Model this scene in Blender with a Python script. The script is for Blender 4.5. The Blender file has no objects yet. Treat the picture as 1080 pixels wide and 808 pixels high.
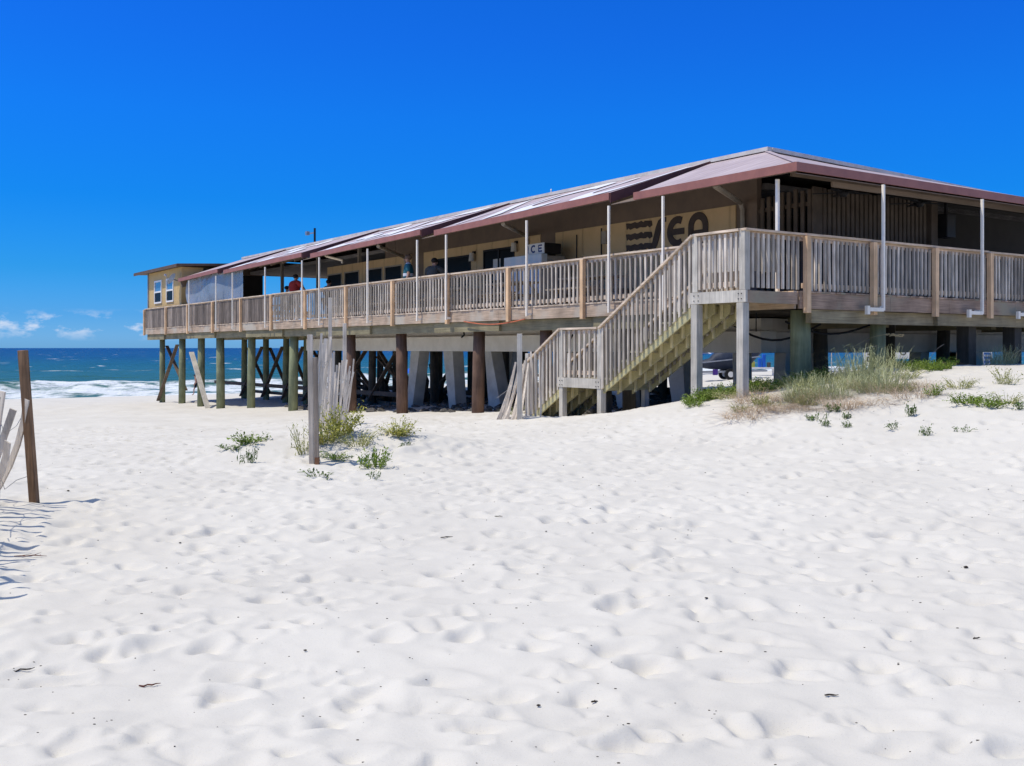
import bpy, math, random
import numpy as np
from mathutils import Vector
from math import radians as R, sin, cos, pi, sqrt, atan2
random.seed(7); RNG = np.random.RandomState(11)
sc = bpy.context.scene
COL = sc.collection
# ------------------------------------------------------------------ camera (eye level is z = 0)
cam_d = bpy.data.cameras.new('camera'); cam = bpy.data.objects.new('camera', cam_d); COL.objects.link(cam)
cam.location = (0, 0, 0); cam.rotation_euler = (R(90), 0, 0)
cam_d.sensor_width = 36; cam_d.lens = 35.83; cam_d.shift_y = -37 / 1080.0
cam_d.clip_start = 0.05; cam_d.clip_end = 60000
sc.camera = cam
# ------------------------------------------------------------------ sky, sun, exposure
SUN_AZ = atan2(-0.22, -0.975)            # the sun stands to the left, slightly behind the camera
SUN_EL = R(64)
SUN = Vector((cos(SUN_EL) * cos(SUN_AZ), cos(SUN_EL) * sin(SUN_AZ), sin(SUN_EL)))
world = bpy.data.worlds.new('World'); sc.world = world; world.use_nodes = True
nt = world.node_tree; N = nt.nodes; L = nt.links
for n in list(N): N.remove(n)
wo = N.new('ShaderNodeOutputWorld'); bg = N.new('ShaderNodeBackground'); L.new(bg.outputs[0], wo.inputs[0])
sky = N.new('ShaderNodeTexSky'); sky.sky_type = 'NISHITA'; sky.sun_disc = False
sky.sun_elevation = SUN_EL; sky.sun_rotation = atan2(SUN.x, SUN.y); sky.air_density = 1.0; sky.dust_density = 0.3; sky.ozone_density = 1.0
hs = N.new('ShaderNodeHueSaturation'); hs.inputs['Saturation'].default_value = 1.0; hs.inputs['Value'].default_value = 1.0
L.new(sky.outputs[0], hs.inputs['Color'])
tc = N.new('ShaderNodeTexCoord')
mp = N.new('ShaderNodeMapping'); mp.inputs['Scale'].default_value = (34, 34, 80); L.new(tc.outputs['Generated'], mp.inputs[0])
nz = N.new('ShaderNodeTexNoise'); nz.inputs['Scale'].default_value = 1.0; nz.inputs['Detail'].default_value = 7; nz.inputs['Roughness'].default_value = 0.6
L.new(mp.outputs[0], nz.inputs['Vector'])
cr = N.new('ShaderNodeValToRGB'); cr.color_ramp.elements[0].position = 0.53; cr.color_ramp.elements[1].position = 0.66
L.new(nz.outputs['Fac'], cr.inputs[0])
sx = N.new('ShaderNodeSeparateXYZ'); L.new(tc.outputs['Generated'], sx.inputs[0])
b1 = N.new('ShaderNodeMapRange'); b1.inputs['From Min'].default_value = 0.006; b1.inputs['From Max'].default_value = 0.018; L.new(sx.outputs['Z'], b1.inputs[0])
b2 = N.new('ShaderNodeMapRange'); b2.inputs['From Min'].default_value = 0.036; b2.inputs['From Max'].default_value = 0.024; L.new(sx.outputs['Z'], b2.inputs[0])
m1 = N.new('ShaderNodeMath'); m1.operation = 'MULTIPLY'; L.new(b1.outputs[0], m1.inputs[0]); L.new(b2.outputs[0], m1.inputs[1])
m2 = N.new('ShaderNodeMath'); m2.operation = 'MULTIPLY'; L.new(m1.outputs[0], m2.inputs[0]); L.new(cr.outputs[0], m2.inputs[1])
m3 = N.new('ShaderNodeMath'); m3.operation = 'MULTIPLY'; m3.inputs[1].default_value = 0.8; L.new(m2.outputs[0], m3.inputs[0])
mxs = N.new('ShaderNodeMix'); mxs.data_type = 'RGBA'; mxs.inputs[7].default_value = (3.6, 4.1, 5.0, 1)
SKYTINT = N.new('ShaderNodeMix'); SKYTINT.data_type = 'RGBA'; SKYTINT.blend_type = 'MULTIPLY'; SKYTINT.inputs[0].default_value = 1.0
SKYTINT.inputs[7].default_value = (0.80, 1.0, 1.22, 1)
SKY_K = 1.07 * 0.10 / 0.15 / 2 ** 0.30
tr_ = N.new('ShaderNodeValToRGB'); tr_.color_ramp.interpolation = 'LINEAR'
sz_ = N.new('ShaderNodeSeparateXYZ'); tg_ = N.new('ShaderNodeTexCoord'); L.new(tg_.outputs['Generated'], sz_.inputs[0]); L.new(sz_.outputs['Z'], tr_.inputs[0])
SKY_T = [(0.01, (0.239, 0.658, 1.624)), (0.031, (0.142, 0.543, 1.426)), (0.0727, (0.059, 0.501, 1.255)), (0.139, (0.023, 0.486, 1.33)), (0.218, (0.028, 0.51, 1.514)), (0.29, (0.034, 0.483, 1.586)), (0.37, (0.034, 0.483, 1.6)), (0.6, (0.6, 0.8, 1.0)), (0.75, (1.0, 0.95, 0.9))]
for i_, (z_, c_) in enumerate(SKY_T):
    e_ = tr_.color_ramp.elements[i_] if i_ < 2 else tr_.color_ramp.elements.new(z_)
    e_.position = z_; k_ = SKY_K if z_ < .4 else 1.0; e_.color = (c_[0] / 2 * k_, c_[1] / 2 * k_, c_[2] / 2 * k_, 1)
vs_ = N.new('ShaderNodeVectorMath'); vs_.operation = 'SCALE'; vs_.inputs['Scale'].default_value = 2.0; L.new(tr_.outputs[0], vs_.inputs[0]); L.new(vs_.outputs[0], SKYTINT.inputs[7])
L.new(hs.outputs[0], SKYTINT.inputs[6]); L.new(SKYTINT.outputs[2], mxs.inputs[6]); L.new(m3.outputs[0], mxs.inputs[0])
L.new(mxs.outputs[2], bg.inputs[0]); bg.inputs[1].default_value = 0.15
sun_d = bpy.data.lights.new('sun', 'SUN'); sun = bpy.data.objects.new('sun', sun_d); COL.objects.link(sun)
sun_d.energy = 3.0; sun_d.angle = R(0.55); sun_d.color = (1.0, 0.94, 0.83)
sun.rotation_euler = SUN.to_track_quat('Z', 'Y').to_euler(); sun.location = (-20, -5, 40)
sc.view_settings.view_transform = 'Standard'; sc.view_settings.look = 'None'; sc.view_settings.gamma = 1.0
sc.view_settings.use_curve_mapping = False; sc.view_settings.exposure = 0.30

# ------------------------------------------------------------------ local frame of the building
OX, OY = 5.02, 18.02
AV = Vector((-0.567, 0.824, 0)); BV = Vector((0.824, 0.567, 0)); ZV = Vector((0, 0, 1))
def W(a, b, z=0.0): return Vector((OX, OY, z)) + AV * a + BV * b
def ab(x, y): return ((x - OX) * AV.x + (y - OY) * AV.y, (x - OX) * BV.x + (y - OY) * BV.y)
D = 0.98           # deck floor

# ------------------------------------------------------------------ mesh helpers
class MB:
    def __init__(s): s.v = []; s.f = []
    def poly(s, pts):
        i = len(s.v); s.v += [Vector(p) for p in pts]; s.f.append(tuple(range(i, i + len(pts))))
    def hexa(s, p):        # 8 points: bottom 4 then top 4
        i = len(s.v); s.v += [Vector(q) for q in p]
        for f in ((3, 2, 1, 0), (4, 5, 6, 7), (0, 1, 5, 4), (1, 2, 6, 5), (2, 3, 7, 6), (3, 0, 4, 7)): s.f.append(tuple(i + k for k in f))
    def box(s, c, ux, uy, uz):
        c = Vector(c); p = []
        for z in (-1, 1):
            for x, y in ((-1, -1), (1, -1), (1, 1), (-1, 1)): p.append(c + ux * x + uy * y + uz * z)
        s.hexa(p)
    def abox(s, a0, a1, b0, b1, z0, z1):
        s.box(W((a0 + a1) / 2, (b0 + b1) / 2, (z0 + z1) / 2), BV * ((b1 - b0) / 2), AV * ((a1 - a0) / 2), ZV * ((z1 - z0) / 2))
    def beam(s, p0, p1, w, h, up=ZV):
        p0 = Vector(p0); p1 = Vector(p1); d = p1 - p0; l = d.length; d.normalize()
        x = d.cross(up)
        if x.length < 1e-4: x = d.cross(AV)
        x.normalize(); y = x.cross(d).normalized()
        s.box((p0 + p1) / 2, x * (w / 2), y * (h / 2), d * (l / 2))
    def tube(s, pts, rad, n=8, cap=True):
        pts = [Vector(p) for p in pts]; base = len(s.v)
        if not hasattr(rad, '__len__'): rad = [rad] * len(pts)
        prev = None
        for i, p in enumerate(pts):
            d = (pts[min(i + 1, len(pts) - 1)] - pts[max(i - 1, 0)]).normalized()
            if prev is None:
                x = d.cross(Vector((0.3, 1, 0.1)));
                if x.length < 1e-3: x = d.cross(Vector((1, 0, 0)))
            else: x = prev - d * prev.dot(d)
            x.normalize(); prev = x; y = d.cross(x)
            for k in range(n):
                t = 2 * pi * k / n; s.v.append(p + (x * cos(t) + y * sin(t)) * rad[i])
        for i in range(len(pts) - 1):
            for k in range(n):
                a = base + i * n + k; b = base + i * n + (k + 1) % n; s.f.append((a, b, b + n, a + n))
        if cap:
            s.f.append(tuple(base + k for k in range(n))[::-1]); e = base + (len(pts) - 1) * n; s.f.append(tuple(e + k for k in range(n)))
    def ico(s, c, r, sq=(1, 1, 1), nu=8, nv=6, jit=0.0):
        c = Vector(c); base = len(s.v)
        for j in range(nv + 1):
            ph = pi * j / nv
            for k in range(nu):
                t = 2 * pi * k / nu; q = 1 + random.uniform(-jit, jit)
                s.v.append(c + Vector((sin(ph) * cos(t) * sq[0], sin(ph) * sin(t) * sq[1], cos(ph) * sq[2])) * (r * q))
        for j in range(nv):
            for k in range(nu):
                a = base + j * nu + k; b = base + j * nu + (k + 1) % nu; s.f.append((a, a + nu, b + nu, b))
    def prism(s, pts, vec):
        vec = Vector(vec); pts = [Vector(p) for p in pts]; i = len(s.v); n = len(pts)
        s.v += pts + [p + vec for p in pts]
        s.f.append(tuple(range(i, i + n))[::-1]); s.f.append(tuple(range(i + n, i + 2 * n)))
        for k in range(n): s.f.append((i + k, i + (k + 1) % n, i + n + (k + 1) % n, i + n + k))
    def build(s, name, mat, parent=None, smooth=False, loc=None, bevel=0):
        org = Vector(loc) if loc is not None else (ORG[parent.name] if parent is not None else Vector((0, 0, 0)))
        me = bpy.data.meshes.new(name)
        me.from_pydata([tuple(p - org) for p in s.v], [], s.f)
        if mat: me.materials.append(mat)
        if smooth:
            me.polygons.foreach_set('use_smooth', [True] * len(me.polygons))
        me.update()
        o = bpy.data.objects.new(name, me); COL.objects.link(o)
        if parent is not None:
            o.parent = parent; o.location = org - ORG[parent.name]
        else: o.location = org
        ORG[o.name] = org
        if bevel:
            m = o.modifiers.new('bevel', 'BEVEL'); m.width = bevel; m.segments = 2; m.limit_method = 'ANGLE'
        return o
ORG = {}
def tag(o, label=None, cat=None, group=None, kind=None):
    if label: o['label'] = label
    if cat: o['category'] = cat
    if group: o['group'] = group
    if kind: o['kind'] = kind
    return o
def thing(name, loc, label, cat, group=None):
    o = bpy.data.objects.new(name, None); COL.objects.link(o); o.location = loc; o.empty_display_size = 0.2
    ORG[o.name] = Vector(loc); return tag(o, label, cat, group)

# ------------------------------------------------------------------ materials
def mat_base(name):
    m = bpy.data.materials.new(name); m.use_nodes = True; return m, m.node_tree.nodes, m.node_tree.links, m.node_tree.nodes['Principled BSDF']
def wood(name, c, axis='Z', var=0.35, dark=0.45, rough=0.85, stain=None, fine=40.0):
    m, n, l, p = mat_base(name)
    t = n.new('ShaderNodeTexCoord'); g = n.new('ShaderNodeNewGeometry')
    off = n.new('ShaderNodeVectorMath'); off.operation = 'SCALE'; off.inputs[0].default_value = (37, 91, 53); l.new(g.outputs['Random Per Island'], off.inputs['Scale'])
    add = n.new('ShaderNodeVectorMath'); add.operation = 'ADD'; l.new(t.outputs['Object'], add.inputs[0]); l.new(off.outputs[0], add.inputs[1])
    rot = n.new('ShaderNodeMapping'); l.new(add.outputs[0], rot.inputs[0])
    sc_ = n.new('ShaderNodeMapping'); l.new(rot.outputs[0], sc_.inputs[0])
    ang = {'A': -atan2(AV.y, AV.x), 'B': -atan2(BV.y, BV.x)}.get(axis, 0)
    rot.inputs['Rotation'].default_value = (0, 0, ang)
    sc_.inputs['Scale'].default_value = (fine, fine, 1.6) if axis == 'Z' else (1.6, fine, fine)
    nz = n.new('ShaderNodeTexNoise'); nz.inputs['Scale'].default_value = 1; nz.inputs['Detail'].default_value = 5; nz.inputs['Roughness'].default_value = 0.65; l.new(sc_.outputs[0], nz.inputs[0])
    n2 = n.new('ShaderNodeTexNoise'); n2.inputs['Scale'].default_value = 2.6; n2.inputs['Detail'].default_value = 4; l.new(add.outputs[0], n2.inputs[0])
    r = n.new('ShaderNodeValToRGB'); r.color_ramp.elements[0].position = 0.3; r.color_ramp.elements[1].position = 0.68
    r.color_ramp.elements[0].color = (c[0] * dark, c[1] * dark, c[2] * dark, 1); r.color_ramp.elements[1].color = (*c, 1); l.new(nz.outputs['Fac'], r.inputs[0])
    mr = n.new('ShaderNodeMapRange'); mr.inputs['To Min'].default_value = 1 - var; mr.inputs['To Max'].default_value = 1 + var; l.new(g.outputs['Random Per Island'], mr.inputs[0])
    m2_ = n.new('ShaderNodeMapRange'); m2_.inputs['From Min'].default_value = 0.3; m2_.inputs['From Max'].default_value = 0.7; m2_.inputs['To Min'].default_value = 0.72; m2_.inputs['To Max'].default_value = 1.15; l.new(n2.outputs['Fac'], m2_.inputs[0])
    mm = n.new('ShaderNodeMath'); mm.operation = 'MULTIPLY'; l.new(mr.outputs[0], mm.inputs[0]); l.new(m2_.outputs[0], mm.inputs[1])
    vm = n.new('ShaderNodeVectorMath'); vm.operation = 'SCALE'; l.new(r.outputs[0], vm.inputs[0]); l.new(mm.outputs[0], vm.inputs['Scale'])
    out = vm.outputs[0]
    if stain:
        n3 = n.new('ShaderNodeTexNoise'); n3.inputs['Scale'].default_value = 1.1; n3.inputs['Detail'].default_value = 5; l.new(add.outputs[0], n3.inputs[0])
        rr = n.new('ShaderNodeValToRGB'); rr.color_ramp.elements[0].position = 0.48; rr.color_ramp.elements[1].position = 0.62; l.new(n3.outputs['Fac'], rr.inputs[0])
        mx = n.new('ShaderNodeMix'); mx.data_type = 'RGBA'; mx.inputs[7].default_value = (*stain, 1); l.new(rr.outputs[0], mx.inputs[0]); l.new(out, mx.inputs[6]); out = mx.outputs[2]
    l.new(out, p.inputs['Base Color']); p.inputs['Roughness'].default_value = rough; p.inputs['Specular IOR Level'].default_value = 0.25
    bp = n.new('ShaderNodeBump'); bp.inputs['Strength'].default_value = 0.5; bp.inputs['Distance'].default_value = 0.006; l.new(nz.outputs['Fac'], bp.inputs['Height']); l.new(bp.outputs[0], p.inputs['Normal'])
    return m
def mottled(name, c, c2=None, scale=3.0, rough=0.6, spec=0.3, bump=0.2, metal=0.0, amount=(0.35, 0.65), seams=None):
    m, n, l, p = mat_base(name)
    c2 = c2 or tuple(x * 0.72 for x in c)
    t = n.new('ShaderNodeTexCoord')
    nz = n.new('ShaderNodeTexNoise'); nz.inputs['Scale'].default_value = scale; nz.inputs['Detail'].default_value = 7; nz.inputs['Roughness'].default_value = 0.6; l.new(t.outputs['Object'], nz.inputs[0])
    r = n.new('ShaderNodeValToRGB'); r.color_ramp.elements[0].position = amount[0]; r.color_ramp.elements[1].position = amount[1]
    r.color_ramp.elements[0].color = (*c2, 1); r.color_ramp.elements[1].color = (*c, 1); l.new(nz.outputs['Fac'], r.inputs[0]); l.new(r.outputs[0], p.inputs['Base Color'])
    p.inputs['Roughness'].default_value = rough; p.inputs['Specular IOR Level'].default_value = spec; p.inputs['Metallic'].default_value = metal
    if bump or seams:
        bp = n.new('ShaderNodeBump'); bp.inputs['Strength'].default_value = bump or 0.3; bp.inputs['Distance'].default_value = 0.01
        if seams:
            rot = n.new('ShaderNodeMapping'); rot.inputs['Rotation'].default_value = (0, 0, {'A': -atan2(AV.y, AV.x), 'B': -atan2(BV.y, BV.x)}[seams[0]]); l.new(t.outputs['Object'], rot.inputs[0])
            wv = n.new('ShaderNodeTexWave'); wv.wave_type = 'BANDS'; wv.bands_direction = 'X'; wv.inputs['Scale'].default_value = seams[1]; l.new(rot.outputs[0], wv.inputs[0])
            pw = n.new('ShaderNodeMath'); pw.operation = 'POWER'; pw.inputs[1].default_value = seams[2]; l.new(wv.outputs['Fac'], pw.inputs[0])
            l.new(pw.outputs[0], bp.inputs['Height']); bp.inputs['Distance'].default_value = 0.02; bp.inputs['Strength'].default_value = 0.8
            dk = n.new('ShaderNodeMix'); dk.data_type = 'RGBA'; dk.inputs[7].default_value = (c[0] * .55, c[1] * .55, c[2] * .55, 1)
            mq = n.new('ShaderNodeMath'); mq.operation = 'MULTIPLY'; mq.inputs[1].default_value = 0.45; l.new(pw.outputs[0], mq.inputs[0]); l.new(mq.outputs[0], dk.inputs[0]); l.new(r.outputs[0], dk.inputs[6]); l.new(dk.outputs[2], p.inputs['Base Color'])
        else: l.new(nz.outputs['Fac'], bp.inputs['Height'])
        l.new(bp.outputs[0], p.inputs['Normal'])
    return m
GREY = (0.36, 0.335, 0.30)
M = {}
M['rail_z'] = wood('weathered_baluster_wood', (0.70, 0.61, 0.49), 'Z', 0.35)
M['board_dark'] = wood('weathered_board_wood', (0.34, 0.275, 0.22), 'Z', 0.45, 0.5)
M['rail_A'] = wood('weathered_rail_wood', (0.86, 0.68, 0.50), 'A', 0.15)
M['rail_B'] = wood('weathered_rail_wood_side', (0.84, 0.63, 0.44), 'B', 0.15)
M['tan_post'] = wood('new_tan_post_wood', (0.95, 0.63, 0.36), 'Z', 0.16, 0.72)
M['grey_post'] = wood('grey_post_wood', (0.70, 0.64, 0.53), 'Z', 0.12, 0.6)
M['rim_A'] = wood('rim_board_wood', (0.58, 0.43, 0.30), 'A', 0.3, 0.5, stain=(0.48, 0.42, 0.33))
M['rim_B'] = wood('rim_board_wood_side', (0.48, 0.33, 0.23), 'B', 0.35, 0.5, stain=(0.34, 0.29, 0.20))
M['beam_A'] = wood('treated_beam_wood', (0.32, 0.275, 0.16), 'A', 0.25, 0.55)
M['beam_B'] = wood('treated_beam_wood_side', (0.42, 0.34, 0.20), 'B', 0.3, 0.55)
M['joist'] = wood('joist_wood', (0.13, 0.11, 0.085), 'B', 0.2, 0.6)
M['green_wood'] = wood('treated_stair_wood', (0.56, 0.50, 0.27), 'B', 0.12, 0.7)
M['cleat'] = wood('pale_cleat_wood', (0.86, 0.76, 0.46), 'Z', 0.12, 0.8)
M['tread'] = wood('tread_wood', (0.48, 0.42, 0.28), 'B', 0.2, 0.6)
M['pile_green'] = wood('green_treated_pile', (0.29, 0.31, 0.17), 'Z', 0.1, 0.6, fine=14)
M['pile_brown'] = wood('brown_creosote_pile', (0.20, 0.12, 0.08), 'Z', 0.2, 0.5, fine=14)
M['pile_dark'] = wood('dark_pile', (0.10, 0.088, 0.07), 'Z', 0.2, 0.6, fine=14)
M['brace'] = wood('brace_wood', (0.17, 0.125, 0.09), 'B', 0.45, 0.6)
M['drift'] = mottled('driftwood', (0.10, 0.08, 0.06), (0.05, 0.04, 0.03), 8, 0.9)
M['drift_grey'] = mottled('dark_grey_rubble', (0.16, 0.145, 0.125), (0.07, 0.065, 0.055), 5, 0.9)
M['rust'] = mottled('rusty_brown', (0.25, 0.12, 0.06), None, 9, 0.9)
M['slate'] = mottled('slate_blue_paint', (0.13, 0.145, 0.16), None, 5, 0.6)
M['slat_dark'] = wood('dark_screen_slat', (0.13, 0.10, 0.075), 'Z', 0.3, 0.7)
M['fence_slat'] = wood('sand_fence_slat', (0.80, 0.69, 0.55), 'Z', 0.28, 0.6)
M['fence_post'] = wood('fence_post_wood', (0.44, 0.35, 0.26), 'Z', 0.15, 0.5)
M['brown_post'] = wood('brown_fence_post_wood', (0.36, 0.21, 0.11), 'Z', 0.1, 0.35)
M['white_steel'] = mottled('white_painted_steel', (0.95, 0.86, 0.71), (0.82, 0.74, 0.60), 6, 0.45, 0.4, 0.05, amount=(0.25, 0.5))
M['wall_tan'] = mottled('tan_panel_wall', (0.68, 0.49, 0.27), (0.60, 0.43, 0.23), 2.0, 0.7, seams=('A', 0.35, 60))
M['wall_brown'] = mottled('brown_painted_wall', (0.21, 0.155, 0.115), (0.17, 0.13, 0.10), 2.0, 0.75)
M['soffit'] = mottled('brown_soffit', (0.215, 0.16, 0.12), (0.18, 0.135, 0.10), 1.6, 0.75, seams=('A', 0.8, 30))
M['logo'] = mottled('brown_sign_paint', (0.085, 0.062, 0.052), None, 5, 0.6)
M['roof'] = mottled('weathered_mauve_metal_roof', (0.54, 0.44, 0.43), (0.42, 0.33, 0.325), 1.3, 0.55, 0.35, 0.1, seams=('A', 0.9, 25))
M['roof_B'] = mottled('weathered_mauve_metal_roof_side', (0.54, 0.44, 0.43), (0.42, 0.33, 0.325), 1.3, 0.55, 0.35, 0.1, seams=('B', 0.9, 25))
M['roof_white'] = mottled('white_roof_paint', (0.80, 0.79, 0.79), (0.62, 0.57, 0.57), 3.0, 0.5, amount=(0.28, 0.5))
M['fascia'] = mottled('dusty_red_fascia', (0.35, 0.145, 0.11), (0.28, 0.115, 0.09), 3, 0.55, 0.35, 0.05)
M['shade_red'] = mottled('shaded_red_return', (0.13, 0.05, 0.045), None, 3, 0.6)  # fascia red darkened, the shade of the return is put into the colour
M['drip'] = mottled('white_drip_edge', (0.66, 0.62, 0.56), (0.5, 0.46, 0.4), 3, 0.5)
M['roof_dark'] = mottled('flat_roof_felt', (0.30, 0.28, 0.27), None, 3, 0.9)
M['concrete'] = mottled('pale_concrete', (0.80, 0.76, 0.68), (0.70, 0.66, 0.58), 2.2, 0.85, 0.2, 0.3)
M['concrete_shade'] = mottled('shade_grey_concrete', (0.68, 0.63, 0.55), (0.54, 0.50, 0.43), 2.0, 0.85, 0.2, 0.3)  # darker copy of the pale concrete, shade of the side run in its colour
M['leg_concrete'] = mottled('weathered_concrete_leg', (0.56, 0.53, 0.46), (0.42, 0.395, 0.34), 2.4, 0.85, 0.2, 0.3)
M['hut'] = mottled('yellow_tan_siding', (0.62, 0.43, 0.19), (0.55, 0.38, 0.16), 2.0, 0.7, seams=('A', 1.2, 30))
M['dark_roof'] = mottled('dark_brown_roof_edge', (0.14, 0.09, 0.06), None, 4, 0.7)
M['tan_trim'] = mottled('ochre_trim', (0.42, 0.27, 0.11), None, 4, 0.7)
M['black'] = mottled('black_plastic', (0.018, 0.018, 0.02), None, 5, 0.5)
M['interior_shade'] = mottled('painted_interior_shade', (0.03, 0.026, 0.022), None, 2, 0.8)  # near-black, the shade inside the building is put into the colour
M['white'] = mottled('white_enamel', (0.84, 0.80, 0.74), (0.76, 0.73, 0.67), 3, 0.4, 0.4, 0)
M['bluewhite'] = mottled('pale_blue_enamel', (0.76, 0.75, 0.70), (0.60, 0.68, 0.70), 3, 0.4, 0.4, 0)
M['beige_box'] = mottled('beige_enamel', (0.42, 0.37, 0.30), None, 3, 0.5, 0.3, 0)
M['navy'] = mottled('navy_letter_paint', (0.02, 0.05, 0.22), None, 3, 0.5, 0.3, 0)
M['blue'] = mottled('blue_canvas', (0.02, 0.13, 0.55), (0.02, 0.10, 0.42), 4, 0.8, 0.2, 0.1)
M['purple'] = mottled('purple_paint', (0.10, 0.04, 0.28), None, 4, 0.6)
M['orange'] = mottled('orange_canvas', (0.62, 0.12, 0.05), None, 4, 0.8)
M['orange_rope'] = mottled('orange_cable', (0.62, 0.17, 0.08), None, 4, 0.6)
M['galv'] = mottled('galvanised_steel', (0.45, 0.45, 0.45), None, 8, 0.4, 0.5, 0, 0.6)
M['wire'] = mottled('grey_wire', (0.45, 0.44, 0.42), None, 8, 0.5, 0.5, 0, 0.3)
M['rubber'] = mottled('tyre_rubber', (0.02, 0.02, 0.02), None, 8, 0.85)
M['cover'] = mottled('dark_boat_cover', (0.035, 0.045, 0.07), (0.02, 0.028, 0.05), 3, 0.6, 0.3, 0.3)
M['tan_pad'] = mottled('tan_table_wood', (0.36, 0.30, 0.23), None, 4, 0.8)
M['grass_green'] = mottled('sea_oat_blade', (0.50, 0.50, 0.28), (0.33, 0.36, 0.18), 6, 0.7, 0.25, 0)
M['grass_dry'] = mottled('dry_grass_blade', (0.72, 0.60, 0.44), (0.52, 0.38, 0.26), 5, 0.8, 0.2, 0)
M['leaf_bright'] = mottled('bright_vine_leaf', (0.22, 0.30, 0.03), (0.11, 0.18, 0.02), 9, 0.6, 0.3, 0)
M['leaf_dark'] = mottled('dark_vine_leaf', (0.12, 0.19, 0.035), (0.06, 0.10, 0.02), 9, 0.6, 0.3, 0)
M['leaf_olive'] = mottled('olive_leaf', (0.42, 0.41, 0.16), (0.27, 0.28, 0.09), 9, 0.7, 0.2, 0)
M['leaf_yellow'] = mottled('yellow_flowering_leaf', (0.48, 0.43, 0.09), (0.24, 0.27, 0.06), 9, 0.7, 0.2, 0)
M['seed'] = mottled('golden_seed_head', (0.52, 0.38, 0.18), None, 9, 0.8, 0.2, 0)
M['twig'] = mottled('dark_twig', (0.055, 0.042, 0.032), None, 12, 0.9)
M['twig_red'] = mottled('reddish_twig', (0.16, 0.05, 0.03), None, 12, 0.9)
M['skin'] = mottled('skin', (0.48, 0.27, 0.18), None, 6, 0.6, 0.3, 0)
M['hair'] = mottled('dark_hair', (0.02, 0.015, 0.012), None, 9, 0.7)
M['hair_light'] = mottled('brown_hair', (0.16, 0.10, 0.06), None, 9, 0.7)
M['red_shirt'] = mottled('red_shirt_cloth', (0.42, 0.045, 0.035), (0.33, 0.04, 0.03), 6, 0.9, 0.1)
M['teal_shirt'] = mottled('teal_shirt_cloth', (0.01, 0.11, 0.14), None, 6, 0.9, 0.1)
M['grey_shirt'] = mottled('grey_shirt_cloth', (0.10, 0.10, 0.09), None, 6, 0.9, 0.1)
M['dark_cloth'] = mottled('dark_shorts_cloth', (0.035, 0.04, 0.06), None, 6, 0.9, 0.1)
M['black_shirt'] = mottled('black_shirt_cloth', (0.03, 0.03, 0.035), None, 6, 0.9, 0.1)
M['lamp_glass'] = mottled('frosted_lamp_glass', (0.75, 0.72, 0.64), None, 6, 0.3, 0.5, 0)
def glassy(name, c, rough=0.2, spec=0.22):
    m, n, l, p = mat_base(name); p.inputs['Base Color'].default_value = (*c, 1); p.inputs['Roughness'].default_value = rough; p.inputs['Specular IOR Level'].default_value = spec
    t = n.new('ShaderNodeTexCoord'); nz = n.new('ShaderNodeTexNoise'); nz.inputs['Scale'].default_value = 2.0; l.new(t.outputs['Object'], nz.inputs[0])
    bp = n.new('ShaderNodeBump'); bp.inputs['Strength'].default_value = 0.15; bp.inputs['Distance'].default_value = 0.02; l.new(nz.outputs['Fac'], bp.inputs['Height']); l.new(bp.outputs[0], p.inputs['Normal'])
    return m
M['glass'] = glassy('dark_window_glass', (0.012, 0.013, 0.014), 0.35, 0.06)
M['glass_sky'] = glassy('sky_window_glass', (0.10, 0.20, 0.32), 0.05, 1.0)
def vinyl():
    m, n, l, p = mat_base('clear_vinyl_sheet'); p.inputs['Base Color'].default_value = (0.50, 0.58, 0.70, 1); p.inputs['Roughness'].default_value = 0.12
    t = n.new('ShaderNodeTexCoord'); nz = n.new('ShaderNodeTexNoise'); nz.inputs['Scale'].default_value = 1.2; l.new(t.outputs['Object'], nz.inputs[0])
    mr = n.new('ShaderNodeMapRange'); mr.inputs['To Min'].default_value = 0.35; mr.inputs['To Max'].default_value = 0.55; l.new(nz.outputs['Fac'], mr.inputs[0]); l.new(mr.outputs[0], p.inputs['Alpha'])
    bp = n.new('ShaderNodeBump'); bp.inputs['Distance'].default_value = 0.2; bp.inputs['Strength'].default_value = 0.5; l.new(nz.outputs['Fac'], bp.inputs['Height']); l.new(bp.outputs[0], p.inputs['Normal'])
    return m
M['vinyl'] = vinyl()
def stripes(name, c1, c2, scale, direction='Z', cut=0.5):
    m, n, l, p = mat_base(name); t = n.new('ShaderNodeTexCoord'); wv = n.new('ShaderNodeTexWave'); wv.bands_direction = direction; wv.inputs['Scale'].default_value = scale; wv.inputs['Distortion'].default_value = 1.0
    l.new(t.outputs['Object'], wv.inputs[0]); r = n.new('ShaderNodeValToRGB'); r.color_ramp.interpolation = 'CONSTANT'; r.color_ramp.elements[0].color = (*c1, 1); r.color_ramp.elements[1].color = (*c2, 1); r.color_ramp.elements[1].position = cut
    l.new(wv.outputs['Fac'], r.inputs[0]); l.new(r.outputs[0], p.inputs['Base Color']); p.inputs['Roughness'].default_value = 0.8; return m
M['stripe_blue'] = stripes('blue_and_white_striped_canvas', (0.03, 0.18, 0.60), (0.78, 0.80, 0.84), 2.2)
M['stripe_teal'] = stripes('teal_shirt_white_stripe', (0.01, 0.11, 0.14), (0.7, 0.72, 0.74), 0.95, 'Z', 0.86)

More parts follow.
